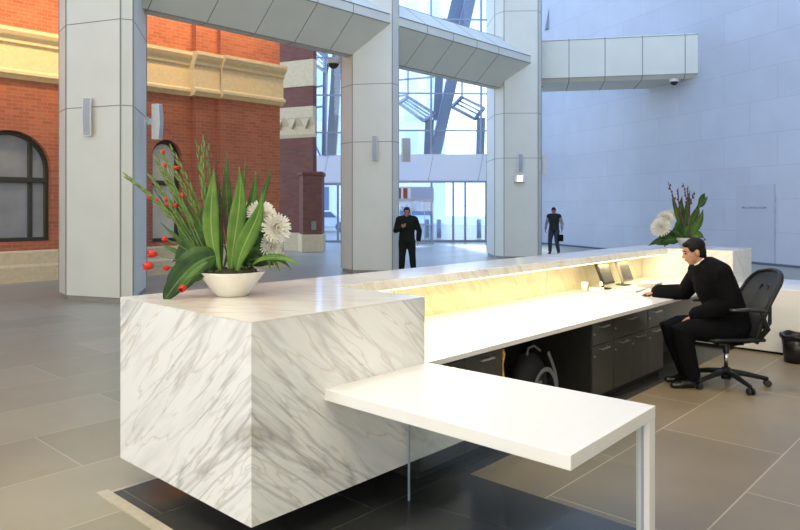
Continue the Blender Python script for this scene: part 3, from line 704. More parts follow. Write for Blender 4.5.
# backrest: waisted, leaning back
def backf(s_, t):   # s_ 0 bottom..1 top, t across
    wdt = .21+.045*math.sin(s_*PI*.9+.1)+.02*s_
    x = -.17-.03*s_-.23*s_**1.5-.05*math.cos((t-.5)*PI)+.02*math.sin(s_*PI)*1.4
    if s_ > .85: wdt *= 1-.5*((s_-.85)/.15)**2*.5
    return Vector((x, (t-.5)*2*wdt, .44+.62*s_+(.03*math.sin(t*PI) if s_ > .9 else 0)))
mesh_obj('backrest', sheet(backf, 16, 10), 'chair_mesh', ch, smooth=True, solid=.006)
b = B(); rim = [backf(s_/14, 0) for s_ in range(15)]+[backf(1, t/8) for t in range(1, 9)]+[backf(1-s_/14, 1) for s_ in range(1, 15)]+[backf(0, 1-t/8) for t in range(1, 9)]
b.tube(rim, [(.016, .022)]*len(rim), 8); mesh_obj('back_frame', b, 'chair_plastic', ch, smooth=True)
for s_ in (-1, 1):
    b = B(); b.tube([(-.06, s_*.10, .42), (-.20, s_*.20, .46), (-.30, s_*.21, .62), (-.36, s_*.12, .80), (-.38, s_*.04, .95)], [.018, .02, .018, .015, .012], 8)
    mesh_obj('back_support', b, 'chair_plastic', ch, smooth=True)
    b = B(); b.tube([(-.18, s_*.24, .47), (-.22, s_*.32, .58), (-.14, s_*.345, .73)], .018, 8); a_ = mesh_obj('armrest', b, 'chair_plastic', ch, smooth=True)
    b = B(); b.tube([(-.17, s_*.345, .75), (-.0, s_*.345, .765), (.14, s_*.335, .76)], [(.016, .035), (.018, .042), (.014, .034)], 12, side=(0, 1, 0)); mesh_obj('arm_pad', b, 'black_plastic', a_, smooth=True)
b = B(); b.tube([(-.27, -.17, .60), (-.31, 0, .61), (-.27, .17, .60)], [(.05, .012)]*3, 10, side=(1, 0, 0)); mesh_obj('lumbar_pad', b, 'black_plastic', ch, smooth=True)

# ================================================================== PEOPLE
def hand(b, wr, dirn, up, side, sc=1, curl=.3, spread=.12):
    """palm + five fingers. dirn: pointing, up: back-of-hand normal, side: thumb side"""
    d_, u_, s_ = Vector(dirn).normalized(), Vector(up).normalized(), Vector(side).normalized(); wr = Vector(wr)
    pal = wr+d_*.05*sc
    R = Matrix((d_, s_, u_)).transposed()
    b.ell(pal, (.052*sc, .041*sc, .016*sc), R, 14, 8); b.ell(wr+d_*.02*sc, (.03*sc, .03*sc, .018*sc), R, 12, 8)
    for i, (off, ln_) in enumerate(((.030, .072), (.010, .080), (-.011, .074), (-.030, .058))):
        k = wr+d_*.088*sc+s_*off*sc; dr = (d_+s_*off*spread*10).normalized()
        q1 = k+dr*ln_*.42*sc-u_*.01*curl*2; q2 = q1+(dr-u_*curl*1.5).normalized()*ln_*.33*sc; q3 = q2+(dr-u_*curl*2.6).normalized()*ln_*.25*sc
        b.tube([k-dr*.03*sc, k, q1, q2, q3], [.0095*sc, .0095*sc, .0088*sc, .008*sc, .007*sc], 8)
    k = wr+d_*.025*sc+s_*.025*sc; q1 = k+(d_*.6+s_*.8).normalized()*.038*sc; q2 = q1+(d_*.9+s_*.35-u_*curl).normalized()*.03*sc; q3 = q2+(d_-u_*curl).normalized()*.022*sc
    b.tube([k, q1, q2, q3], [.013*sc, .0115*sc, .010*sc, .008*sc], 8)
def face_head(b, c, R):
    """head centred at c, R columns = forward, left, up. height ~.23"""
    def T(x, y, z): return Vector(c)+R@Vector((x, y, z))
    b.ell(T(-.008, 0, .030), (.098, .077, .092), R); b.ell(T(.028, 0, -.035), (.066, .062, .080), R); b.ell(T(.052, 0, -.085), (.030, .034, .026), R)
    b.ell(T(.060, 0, .030), (.032, .058, .030), R); b.ell(T(.040, .034, -.020), (.040, .030, .032), R); b.ell(T(.040, -.034, -.020), (.040, .030, .032), R)
    b.tube([T(.086, 0, .018), T(.098, 0, -.006), T(.110, 0, -.026)], [.008, .010, .0135], 8); b.ell(T(.098, .011, -.030), .009, None, 8, 6); b.ell(T(.098, -.011, -.030), .009, None, 8, 6)
    b.ell(T(.086, 0, -.055), (.014, .024, .007), R, 12, 8); b.ell(T(.084, 0, -.066), (.013, .021, .008), R, 12, 8)
    for s_ in (-1, 1): b.ell(T(-.010, s_*.080, -.010), (.019, .009, .032), R, 12, 8)
def facial(root, c, R):
    def T(x, y, z): return Vector(c)+R@Vector((x, y, z))
    for s_ in (-1, 1):
        b = B(); b.ell(T(.084, s_*.031, .008), (.010, .014, .007), R, 12, 8); mesh_obj('eye', b, 'eye_dark', root, smooth=True)
        b = B(); b.tube([T(.092, s_*.016, .030), T(.090, s_*.034, .034), T(.076, s_*.050, .030)], [.004, .005, .003], 6); mesh_obj('eyebrow', b, 'hair_black', root, smooth=True)
    b = B(); b.ell(T(.095, 0, -.060), (.006, .020, .006), R, 12, 6); mesh_obj('lips', b, 'lip', root, smooth=True)
def hair_cap(root, c, R, m='hair_black', vox=.006):
    def T(x, y, z): return Vector(c)+R@Vector((x, y, z))
    b = B(); b.ell(T(-.022, 0, .048), (.100, .084, .088), R); b.ell(T(-.050, 0, -.005), (.064, .078, .080), R); b.ell(T(.030, .01, .085), (.058, .062, .030), R)
    for s_ in (-1, 1): b.ell(T(.020, s_*.066, .045), (.036, .016, .040), R, 12, 8)
    b.ell(T(-.075, 0, -.055), (.028, .055, .040), R)
    mesh_obj('hair', b, m, root, remesh=vox)
def rotm(yaw, pitch, roll=0): return (Matrix.Rotation(yaw, 3, 'Z') @ Matrix.Rotation(pitch, 3, 'Y') @ Matrix.Rotation(roll, 3, 'X'))

def build_person(name, label, loc, rz, J, cfg):
    """J: joints in local frame (facing +x, y left)."""
    root = thing(name, label, 'person', loc, rz)
    v = {k: Vector(p) for k, p in J.items() if not isinstance(p, Matrix) and not k.startswith('hand')}
    vox = cfg.get('vox', .007); sk = cfg['skin']; R = J['R']
    bulk = cfg.get('bulk', 0)
    def torso(b, e=0):
        sd = Vector((0, 1, 0)); sd = (v['shL']-v['shR']).normalized()
        pel, wa, chs, nk = v['pelvis'], v['waist'], v['chest'], v['neck']
        top = lerp(chs, nk, .55)
        b.tube([pel-Vector((0, 0, .02)), lerp(pel, wa, .5), wa, lerp(wa, chs, .5), chs, lerp(chs, nk, .4)],
               [(.105+e, .155+e), (.108+e, .155+e), (.105+e, .145+e), (.115+e, .160+e), (.120+e, .175+e), (.095+e, .150+e)], 20, side=sd)
        b.tube([v['shR'], lerp(v['shR'], v['shL'], .5)+(nk-chs)*.15, v['shL']], [.062+e, .075+e, .062+e], 12)
        e2 = min(e, .02); b.tube([top, lerp(chs, nk, .85), nk], [(.07+e2, .10+e2), (.055+e2*.5, .07+e2*.5), (.05, .055)], 14, side=sd)
    def arm(b, sd_, e=0, full=True):
        s_, el, wr = v['sh'+sd_], v['el'+sd_], v['wr'+sd_]
        end = wr if full else lerp(el, wr, .97)
        b.tube([s_, lerp(s_, el, .35), lerp(s_, el, .75), el, lerp(el, end, .35), end], [.055+e, .050+e, .042+e, .040+e, .038+e, (.027+e*1.2)], 14)
    def leg(b, sd_, e=0, cut=1):
        h_, kn, an = v['hip'+sd_], v['kn'+sd_], v['an'+sd_]
        b.tube([h_, lerp(h_, kn, .4), lerp(h_, kn, .85), kn, lerp(kn, an, .3), lerp(kn, an, .75), lerp(kn, an, cut)], [.088+e, .080+e, .060+e, .056+e, .055+e, .042+e, .037+e*1.1], 14)
    # continuous body
    b = B(); torso(b); arm(b, 'L'); arm(b, 'R'); leg(b, 'L'); leg(b, 'R')
    b.tube([v['chest'], v['neck'], v['head']-R@Vector((.0, 0, .05))], [.06, .052, .055], 14); face_head(b, v['head'], R)
    for sd_ in 'LR':
        hd = J['hand'+sd_]; hand(b, v['wr'+sd_], hd[0], hd[1], hd[2], 1.0, hd[3])
        b.tube([v['an'+sd_], v['an'+sd_]+Vector((.06, 0, -.05)), v['an'+sd_]+Vector((.15, 0, -.06))], [.035, .035, .022], 10)
    mesh_obj('body', b, sk, root, remesh=vox)
    facial(root, v['head'], R); hair_cap(root, v['head'], R, cfg.get('hair', 'hair_black'))
    # clothes
    b = B(); e = .022+bulk*.4
    b.tube([v['pelvis'], lerp(v['pelvis'], v['waist'], .3)], [(.115+e*.5, .165+e*.5)]*2, 16, side=(0, 1, 0)); leg(b, 'L', e, .97); leg(b, 'R', e, .97); mesh_obj('trousers', b, cfg['trousers'], root, remesh=.012)
    b = B(); torso(b, .028+bulk)
    if cfg.get('collar'): b.tube([lerp(v['chest'], v['neck'], .6)-Vector((.03, 0, 0)), v['neck']-Vector((.045, 0, .005))], [(.080, .10), (.055, .068)], 16, side=(0, 1, 0))
    if cfg.get('belt'): pass
    if cfg.get('vest'):
        mesh_obj('vest', b, cfg['top'], root, remesh=.012); b = B(); arm(b, 'L', .014+bulk*.6, False); arm(b, 'R', .014+bulk*.6, False)
        for sd_ in 'LR': b.tube([v['sh'+sd_], lerp(v['sh'+sd_], v['el'+sd_], .2)], .07, 12)
        b.tube([v['shR'], v['shL']], .07, 12); mesh_obj('shirt', b, cfg['sleeve'], root, remesh=.012)
    else:
        arm(b, 'L', .020+bulk*.7, False); arm(b, 'R', .020+bulk*.7, False)
        if cfg.get('jacket_long'): b.tube([lerp(v['pelvis'], v['waist'], .2), v['pelvis']-Vector((0, 0, .06))], [(.15, .195), (.155, .20)], 18, side=(0, 1, 0))
        mesh_obj('jacket', b, cfg['top'], root, remesh=.012)
    if cfg.get('collar'):
        b = B(); t0 = lerp(v['chest'], v['neck'], .80); t1 = v['neck']+(v['head']-v['neck'])*.22
        fw_ = Vector((.022, 0, 0)); b.tube([t0+fw_, lerp(t0, t1, .6)+fw_, t1+fw_*.6], [.088, .070, .064], 16); mesh_obj('shirt_collar', b, 'shirt_white', root, remesh=.008)
    for sd_ in 'LR':
        an = v['an'+sd_]; b = B(); fd_ = Vector(J.get('foot'+sd_, (1, 0, 0))).normalized(); z0 = cfg.get('ground', 0)
        h0 = Vector((an.x, an.y, z0))-fd_*.06
        b.tube([h0+Vector((0, 0, .045)), h0+fd_*.09+Vector((0, 0, .05)), h0+fd_*.19+Vector((0, 0, .035)), h0+fd_*.25+Vector((0, 0, .03))], [(.042, .040), (.048, .042), (.033, .048), (.026, .036)], 14, side=(-fd_.y, fd_.x, 0))
        b.tube([h0+fd_*.05+Vector((0, 0, .05)), h0+fd_*.06+Vector((0, 0, .11))], .045, 12)
        mesh_obj('shoe', b, 'shoe_black', root, remesh=.009)
    return root

# seated receptionist: faces -X, leaning to the desk
Rr = rotm(math.radians(-6), math.radians(16))
J = dict(pelvis=(-.06, 0, .56), waist=(.0, .0, .74), chest=(.10, -.01, .97), neck=(.185, -.02, 1.14), head=(.285, -.03, 1.262), R=Rr,
         shL=(.13, .185, 1.06), shR=(.15, -.20, 1.06), elL=(.06, .26, .81), wrL=(.29, .02, .66), elR=(.20, -.44, .83), wrR=(.40, -.66, .795),
         hipL=(.0, .095, .53), hipR=(.0, -.095, .53), knL=(.47, .12, .55), knR=(.49, -.11, .55), anL=(.36, .12, .10), anR=(.33, -.09, .10),
         handL=((.8, -.3, -.4), (0, 0, 1), (-.3, -.9, 0), .5), handR=((.78, -.42, -.07), (0, 0, 1), (.42, .78, 0), .35))
man = build_person('person', 'seated man in black suit working at the desk computer', (CH.x-.01, CH.y, 0), PI, J,
             dict(skin='skin', trousers='trouser_black', top='suit', collar=True, jacket_long=True, vox=.006, bulk=.036))
# jacket hem covering the lap
# standing guard by the middle column
gp = P(406, 270, 18.3); Rg = rotm(math.radians(10), math.radians(12))
J = dict(pelvis=(0, 0, .93), waist=(-.01, 0, 1.10), chest=(.0, 0, 1.33), neck=(.02, 0, 1.50), head=(.055, .0, 1.625), R=Rg,
         shL=(.0, .20, 1.42), shR=(.0, -.20, 1.42), elL=(-.06, .31, 1.14), wrL=(-.03, .29, .92), elR=(.0, -.29, 1.15), wrR=(.22, -.13, 1.24),
         hipL=(0, .10, .90), hipR=(0, -.10, .90), knL=(.03, .14, .50), knR=(.03, -.12, .50), anL=(.0, .17, .10), anR=(.0, -.14, .10),
         handL=((0.1, 0, -1), (0, 1, 0), (1, 0, 0), .5), handR=((.5, .6, .3), (.2, -.5, -.8), (.3, -.3, .8), .5))
gd1 = build_person('person', 'security guard in black uniform standing against a column, looking at his hand', (.17, 16.75, 0), math.radians(-95), J,
             dict(skin='skin_dark', trousers='guard_black', top='guard_black', jacket_long=True, vox=.009, bulk=.020))
gd1.scale = (.955, .955, .955)
gp2 = P(554, 256, 24.3); Rg = rotm(math.radians(12), math.radians(24))
J = dict(J, R=Rg, shL=(.0, .20, 1.42), elL=(-.05, .29, 1.16), wrL=(.02, .30, .95), elR=(-.02, -.29, 1.16), wrR=(.08, -.30, .95),
         knL=(.04, .11, .50), knR=(.0, -.15, .50), anR=(-.04, -.16, .10), handR=((0.2, 0, -1), (0, -1, 0), (1, 0, 0), .5))
gd2 = build_person('person', 'standing person in black padded vest, grey sleeves and jeans by the far wall', (gp2.x, 24.3, 0), math.radians(-115), J,
             dict(skin='skin_dark', trousers='jeans', top='vest_black', vest=True, sleeve='sleeve_grey', vox=.009, bulk=.008))
gd2.scale = (.94, .94, .94)
b = B(); q = P(560.5, 238, 24.15); b.obox(q, (1, 0, 0), (0, 1, 0), (0, 0, 1), .10, .05, .12); tag(mesh_obj('handbag', b, 'guard_black', bevel=.03), 'small black case held by the person in the vest', 'bag')

# ================================================================== FLOWERS
def leaf(name, pts, width, m, parent, fold=.15, n=16, tipk=1.0, nrm=None, wprof=None):
    """blade along a quadratic/cubic polyline pts (local), half width"""
    pts = [Vector(p) for p in pts]
    def at_(t):
        k = len(pts)-1; q = pts[:]
        for r in range(k): q = [lerp(q[i], q[i+1], t) for i in range(len(q)-1)]
        return q[0]
    b = B(); uvl = b.bm.loops.layers.uv.new('UVMap'); rows = []
    for i in range(n+1):
        t = i/n; p = at_(t); tg = (at_(min(1, t+.02))-at_(max(0, t-.02))).normalized()
        fn_ = Vector(nrm) if nrm is not None else Vector((.2, -1, .1)); sd = tg.cross(fn_).normalized(); nn = sd.cross(tg)
        w_ = width*(wprof(t) if wprof else (math.sin(PI*min(1, t**.95))**1.15*1.08+.10*(1-t))); w_ = max(w_, .0006)
        rows.append([b.bm.verts.new(p+sd*w_*x-nn*abs(x)*w_*fold*-1) for x in (-1, -.5, 0, .5, 1)])
    for i in range(n):
        for j in range(4):
            f = b.bm.faces.new((rows[i][j], rows[i][j+1], rows[i+1][j+1], rows[i+1][j]))
            for lp, (a, c) in zip(f.loops, ((i, j), (i, j+1), (i+1, j+1), (i+1, j))): lp[uvl].uv = (c/4, a/n)
    return mesh_obj(name, b, m, parent, smooth=True, solid=.0015)
def bloom(name, c, r, axis, parent, nring=6, m='petal_white', eye=True, seed=0):
    rnd = random.Random(seed); b = B(); ax = Vector(axis).normalized(); t1 = ax.orthogonal().normalized(); t2 = ax.cross(t1); c = Vector(c)
    for k in range(nring):
        el = math.radians(-4+80*k/(nring-1)); n = 30-4*k; ln_ = r*(1-.12*k)
        for i in range(n):
            a = 2*PI*(i+.5*(k%2))/n+rnd.uniform(-.06, .06); rd = t1*math.cos(a)+t2*math.sin(a); e = el+rnd.uniform(-.12, .12)
            d1 = (rd*math.cos(e)+ax*math.sin(e)); d2 = (rd*math.cos(e+.5)+ax*math.sin(e+.5)); s_ = d1.cross(ax)
            if s_.length < .01: s_ = t1
            s_.normalize(); w_ = r*.062; q0 = c+d1*r*.12; q1 = c+d1*ln_*.55-ax*r*.04; q2 = q1+d2*ln_*.42
            vs = [b.bm.verts.new(x) for x in (q0-s_*w_*.5, q0+s_*w_*.5, q1+s_*w_, q2+s_*w_*.8, q2+d2*w_, q2-s_*w_*.8, q1-s_*w_)]
            b.bm.faces.new((vs[0], vs[1], vs[2], vs[6])); b.bm.faces.new((vs[6], vs[2], vs[3], vs[5])); b.bm.faces.new((vs[5], vs[3], vs[4]))
    o = mesh_obj(name, b, m, parent, solid=.0015)
    if eye: b = B(); b.ell(c+ax*r*.25, r*.16, None, 12, 8); mesh_obj('flower_center', b, 'flower_eye', o, smooth=True)
    return o
def tulip(c, r, axis, parent, seed):
    rnd = random.Random(seed); ax = Vector(axis).normalized(); t1 = ax.orthogonal().normalized(); t2 = ax.cross(t1); b = B(); c = Vector(c)
    for k in range(6):
        a = 2*PI*k/6+rnd.uniform(-.1, .1); rd = t1*math.cos(a)+t2*math.sin(a); tn = -t1*math.sin(a)+t2*math.cos(a); rr = r*(1 if k%2 else .86)
        rows = []
        for i in range(6):
            t = i/5; out = rr*(.25+.75*math.sin(min(1, t*1.5)*PI/2))*(1-.35*t**3); w_ = rr*.62*math.sin(PI*(.12+.84*t))
            p = c+ax*(t*2.0*r-r*.9)+rd*out*.75; rows.append([b.bm.verts.new(p-tn*w_-rd*w_*.25), b.bm.verts.new(p+rd*.1*rr), b.bm.verts.new(p+tn*w_-rd*w_*.25)])
        for i in range(5):
            for j in range(2): b.bm.faces.new((rows[i][j], rows[i][j+1], rows[i+1][j+1], rows[i+1][j]))
    return mesh_obj('red_blossom', b, 'petal_red', parent, smooth=True, solid=.002)
YF = 4.22
fo = Vector(P(232, 298, YF)); fo.z = 1.152
fa = thing('flower_arrangement', 'large arrangement of red buds and tall leaves in a white bowl on marble', 'flower arrangement', fo)
def Q(x, y, dy=0): return P(x, y, YF+dy)-fo
b = B(); b.lathe([(0, 0), (.088, 0), (.096, .006), (.135, .055), (.198, .142), (.202, .150), (.190, .150), (.130, .07), (.08, .03), (0, .03)], seg=56); mesh_obj('bowl', b, 'bowl_white', fa, smooth=True)
b = B(); b.lathe([(0, .16), (.10, .155), (.17, .140), (.183, .132), (0, .10)], seg=40)
for k in range(60):
    a = random.uniform(0, 2*PI); r = random.uniform(0, .16); b.ell((r*math.cos(a), r*math.sin(a), .148), random.uniform(.012, .024), None, 7, 5)
mesh_obj('moss', b, 'soil_moss', fa, smooth=True)
def base(dx=0, dy=0): return Vector((dx, dy, .13))
# broad sword leaves
for pts, w_, m_ in (
    ([base(-.04, -.07), Q(205, 235, -.05), Q(212, 205, -.05), Q(214, 168, -.04)], .043, 'leaf_bright'),
    ([base(.0, -.04), Q(232, 240, -.02), Q(244, 205, -.02), Q(239, 166, -.02)], .046, 'leaf_bright'),
    ([base(.05, -.08), Q(236, 245, -.06), Q(262, 225, -.06), Q(262, 192, -.06)], .046, 'leaf_bright'),
    ([base(.02, .06), Q(226, 225, .08), Q(226, 190, .08), Q(227, 150, .08)], .030, 'leaf_mid'),
    ([base(.06, .05), Q(248, 235, .06), Q(254, 200, .06), Q(256, 170, .06)], .034, 'leaf_mid'),
    ([base(.08, .06), Q(250, 230, .08), Q(266, 190, .08), Q(272, 165, .08)], .020, 'leaf_mid'),
    ([base(-.09, .02), Q(190, 250, .03), Q(200, 225, .04), Q(207, 198, .05)], .030, 'leaf_mid'),
    ([base(-.09, -.02), Q(192, 248, -.02), Q(183, 238, -.02), Q(176, 222, -.02)], .026, 'leaf_mid'),
    ([base(-.10, -.03), Q(205, 260, -.04), Q(192, 250, -.04), Q(180, 232, -.04)], .024, 'leaf_mid'),
    ([base(.03, .02), Q(240, 215, .02), Q(244, 180, .03), Q(246, 156, .04)], .012, 'leaf_mid')):
    leaf('sword_leaf', pts, w_, m_, fa, .22)
# big dark drooping leaf at lower left, and small ones
leaf('broad_leaf', [Q(216, 256, -.06), Q(200, 258, -.11), Q(184, 270, -.15), Q(164, 301, -.17)], .092, 'leaf_dark', fa, .18, n=34, nrm=(.1, -1, .12), wprof=lambda t: math.sin(PI*min(1, t**.85))**.6*(1-.12*t)*(1+.12*abs(math.sin(t*15))))
leaf('broad_leaf', [Q(216, 262, .02), Q(204, 242, .0), Q(190, 244, -.02), Q(176, 262, -.04)], .085, 'leaf_dark', fa, .2, n=24, nrm=(.1, -1, .2), wprof=lambda t: math.sin(PI*t**.8)**.7*(1+.1*abs(math.sin(t*15))))
for (x1_, y1_, x2_, y2_, w_) in ((196, 250, 152, 186, .016), (198, 246, 168, 196, .018), (202, 240, 180, 190, .016), (196, 256, 160, 222, .02), (206, 240, 192, 206, .02), (192, 258, 158, 243, .02), (214, 230, 204, 176, .014), (222, 220, 216, 172, .014), (238, 226, 235, 182, .016)):
    leaf('strap_leaf', [base(-.07, .03), Q(x1_, y1_, .02), Q(x2_, y2_, .03)], w_, 'leaf_mid', fa, .3, n=12)
leaf('broad_leaf', [Q(209, 262, -.17), Q(202, 262, -.2), Q(188, 274, -.22), Q(176, 292, -.23)], .024, 'leaf_mid', fa, .35, nrm=(.2, -.9, .5))
leaf('broad_leaf', [Q(212, 258, .02), Q(196, 246, .0), Q(186, 252, .0), Q(172, 262, .0)], .05, 'leaf_dark', fa, .2, nrm=(0, -.8, .6))
for i, (x, y, wv_) in enumerate(((302, 266, .034), (292, 270, .028), (280, 272, .026), (284, 262, .03), (270, 270, .024), (296, 262, .02), (275, 258, .03))):
    leaf('lobed_leaf', [Q(252, 266, -.05+i*.01), Q(262+2*i, 254, -.09+i*.015), Q((x+268)/2, 255, -.1+i*.015), Q(x, y, -.12+i*.02)], wv_*.62, 'leaf_mid' if i % 2 else 'leaf_bright', fa, .3, nrm=(-.2, -.7, .7))
for i in range(26):
    a = random.uniform(-.6, 2.2); x0 = 246+random.uniform(-6, 22); y0 = 258-random.uniform(0, 28); x1 = x0+random.uniform(-8, 22); y1 = y0+random.uniform(-12, 12)
    leaf('filler_leaf', [Q(244, 266, .02), Q(x0, y0, .03), Q(x1, y1, random.uniform(-.05, .06))], random.uniform(.022, .036), 'leaf_dark', fa, .25, n=8, nrm=(random.uniform(-.5, .5), -1, random.uniform(-.2, .6)))
for i in range(10):
    x1 = 184+random.uniform(0, 34); y1 = 262-random.uniform(-6, 26)
    leaf('filler_leaf', [base(-.1, 0), Q(212, 262, -.02), Q(x1, y1, random.uniform(-.08, .06))], random.uniform(.014, .028), 'leaf_dark', fa, .25, n=8)
# gladiolus spikes
def spike(tip, ctrl, seed, nb=10, red=()):
    nb = nb+4
    rnd = random.Random(seed); p0 = base(-.08+rnd.uniform(-.03, .03), rnd.uniform(-.05, .05)); p1, p2 = Q(*ctrl), Q(*tip)
    f = lambda t: lerp(lerp(p0, p1, t), lerp(p1, p2, t), t)
    b = B(); b.tube([f(i/10) for i in range(11)], [.0065-.004*i/10 for i in range(11)], 7); st = mesh_obj('flower_stem', b, 'stem_green', fa, smooth=True)
    for k in range(nb):
        t = .42+.56*k/(nb-1); p = f(t); tg = (f(min(1, t+.03))-f(t-.03)).normalized(); s_ = 1 if k % 2 else -1
        sd = tg.cross(Vector((0, 1, 0))).normalized()*s_; ln_ = .075*(1.15-.75*(t-.42)); d1 = (tg*.9+sd*.20+Vector((0, rnd.uniform(-.25, .1), 0))).normalized()
        b = B(); b.tube([p, p+d1*ln_*.4, p+(d1*.8+tg*.3).normalized()*ln_], [.004, .0085*(1.25-.7*(t-.42)), .002], 7)
        mesh_obj('flower_bud', b, 'bud_green', st, smooth=True)
        if k in red: tulip(p+d1*ln_*1.02, .011+.004*rnd.random(), d1, st, seed+k)
spike((127, 177), (168, 205, -.06), 1, 11, (5,)); spike((157, 160, .02), (176, 205, 0), 2, 10, (1, 6))
spike((162, 155, .05), (196, 195, .04), 3, 11, (8,)); spike((165, 170, .0), (190, 215, 0), 4, 9, (4,)); spike((152, 178, .03), (178, 215, .02), 9, 8, (3,))
spike((198, 146, .05), (204, 205, .05), 5, 8, ()); spike((208, 150, .1), (209, 200, .1), 6, 7, ()); spike((204, 142, .0), (200, 190, .0), 7, 8, ()); spike((172, 150, .08), (200, 200, .08), 8, 9, (7,))
# separate red blossoms
for i, (x, y, r, sx_, sy_) in enumerate(((153, 254, .030, 190, 262), (149, 266, .031, 190, 266), (183, 288, .026, 205, 262), (165, 239, .018, 195, 250), (167, 268, .020, 195, 264), (163, 152, .014, 190, 230), (165, 166, .014, 195, 240), (157, 200, .010, 190, 240), (166, 200, .013, 195, 245))):
    t_ = Q(x, y, -.30 if i == 2 else -.1); b = B(); p0, p1 = base(-.1, -.06), Q(sx_, sy_, -.1); b.tube([lerp(lerp(p0, p1, k/8), lerp(p1, t_, k/8), k/8) for k in range(9)], .003, 6); st = mesh_obj('flower_stem', b, 'stem_green', fa, smooth=True)
    tulip(t_, r, (t_-p1)+Vector((0, -.15, 0)), st, 20+i)
# twigs
for i, (tip, ctrl) in enumerate((((203, 124, 0), (214, 185, 0)), ((208, 133, .03), (222, 190, .02)), ((215, 158, 0), (220, 210, 0)), ((228, 158, -.02), (222, 215, 0)))):
    p0, p1, p2 = base(-.01+.01*i, 0), Q(*ctrl), Q(*tip); b = B(); f = lambda t: lerp(lerp(p0, p1, t), lerp(p1, p2, t), t)
    b.tube([f(k/12)+Vector((random.uniform(-.004, .004), 0, 0)) for k in range(13)], [.005-.003*k/12 for k in range(13)], 6)
    for k in range(14): t = .3+.68*k/14; b.ell(f(t)+Vector((random.choice((-.006, .006)), 0, 0)), (.004, .004, .007), None, 6, 5)
    mesh_obj('twig', b, 'twig', fa, smooth=True)
for i, (x, y, r, ax, dy) in enumerate(((276, 228, .098, (.45, -.85, .15), -.03), (261, 213, .092, (.15, -.75, .55), .02), (271, 245, .085, (.6, -.75, -.1), .02), (246, 211, .07, (-.2, -.7, .7), .08), (266, 222, .07, (.1, -.9, .3), .03), (208, 231, .03, (-.6, -.7, .2), .05))):
    bloom('white_chrysanthemum', Q(x, y, dy), r, ax, fa, seed=i)
    b = B(); b.tube([base(.05, .04), Q((x+240)/2, (y+262)/2, .05), Q(x, y+2, dy+.02)], .004, 6); mesh_obj('flower_stem', b, 'stem_green', fa, smooth=True)

# second arrangement on the return block
YS = 9.05; so_ = Vector((3.80, YS, 1.152)); YF = YS; fo = so_
fb = thing('flower_arrangement', 'smaller flower arrangement in a grey bowl on the far marble counter end', 'flower arrangement', so_)
b = B(); b.lathe([(0, 0), (.09, 0), (.11, .02), (.17, .10), (.19, .135), (.175, .135), (.1, .04), (0, .04)], seg=40); mesh_obj('bowl', b, 'bowl_grey', fb, smooth=True)
b = B(); b.lathe([(0, .15), (.14, .135), (.17, .12), (0, .09)], seg=30); mesh_obj('moss', b, 'soil_moss', fb, smooth=True)
for i, (x, y, r, ax) in enumerate(((661, 227, .135, (-.5, -.8, .2)), (666, 219, .12, (-.1, -.8, .5)), (657, 229, .10, (-.8, -.5, 0)), (671, 215, .09, (0, -.7, .7)))):
    bloom('white_chrysanthemum', Q(x, y, -.05+.04*i), r, ax, fb, seed=40+i, eye=False)
for (x0, y0, x1, y1, x2, y2, w_, m_) in ((686, 236, 678, 215, 682, 196, .05, 'leaf_dark'), (688, 236, 693, 218, 699, 205, .055, 'leaf_mid'), (690, 238, 700, 232, 698, 244, .07, 'leaf_bright'), (686, 238, 700, 225, 703, 209, .05, 'leaf_mid'), (684, 238, 685, 215, 690, 190, .04, 'leaf_dark'),
        (680, 240, 668, 232, 657, 240, .07, 'leaf_dark'), (680, 242, 672, 236, 662, 243, .06, 'leaf_dark'), (682, 242, 700, 236, 706, 240, .05, 'leaf_dark'),
        (668, 240, 660, 238, 648, 246, .035, 'leaf_dark'), (670, 241, 664, 242, 656, 245, .03, 'leaf_dark'), (672, 240, 668, 240, 664, 247, .035, 'leaf_dark'),
        (698, 205, 702, 198, 705, 193, .035, 'leaf_dark'), (696, 208, 702, 204, 708, 196, .035, 'leaf_dark'), (684, 240, 676, 228, 672, 232, .08, 'leaf_dark'), (684, 240, 690, 230, 684, 226, .09, 'leaf_dark'), (682, 240, 676, 226, 680, 218, .06, 'leaf_dark'), (684, 238, 674, 208, 672, 192, .03, 'leaf_mid'), (685, 240, 690, 228, 694, 222, .06, 'leaf_mid')):
    leaf('leaf', [Q(x0, y0), Q(x1, y1), Q(x2, y2, random.uniform(-.1, .1))], w_, m_, fb, .2, n=10)
for (x1, y1, x2, y2) in ((676, 205, 668, 182), (679, 208, 678, 188), (688, 205, 683, 183), (687, 205, 688, 186), (697, 225, 699, 208), (690, 205, 694, 192)):
    b = B(); b.tube([base(), Q(x1, y1), Q(x2, y2)], [.008, .006, .004], 6)
    for k in range(7): b.ell(lerp(Q(x1, y1), Q(x2, y2), k/7)+Vector((random.uniform(-.02, .02), 0, 0)), (.012, .01, .018), None, 6, 5)
    mesh_obj('twig', b, 'twig', fb, smooth=True)
b = B(); b.tube([base(), Q(700, 222), Q(699, 205)], .006, 6); mesh_obj('twig', b, 'stem_green', fb, smooth=True)

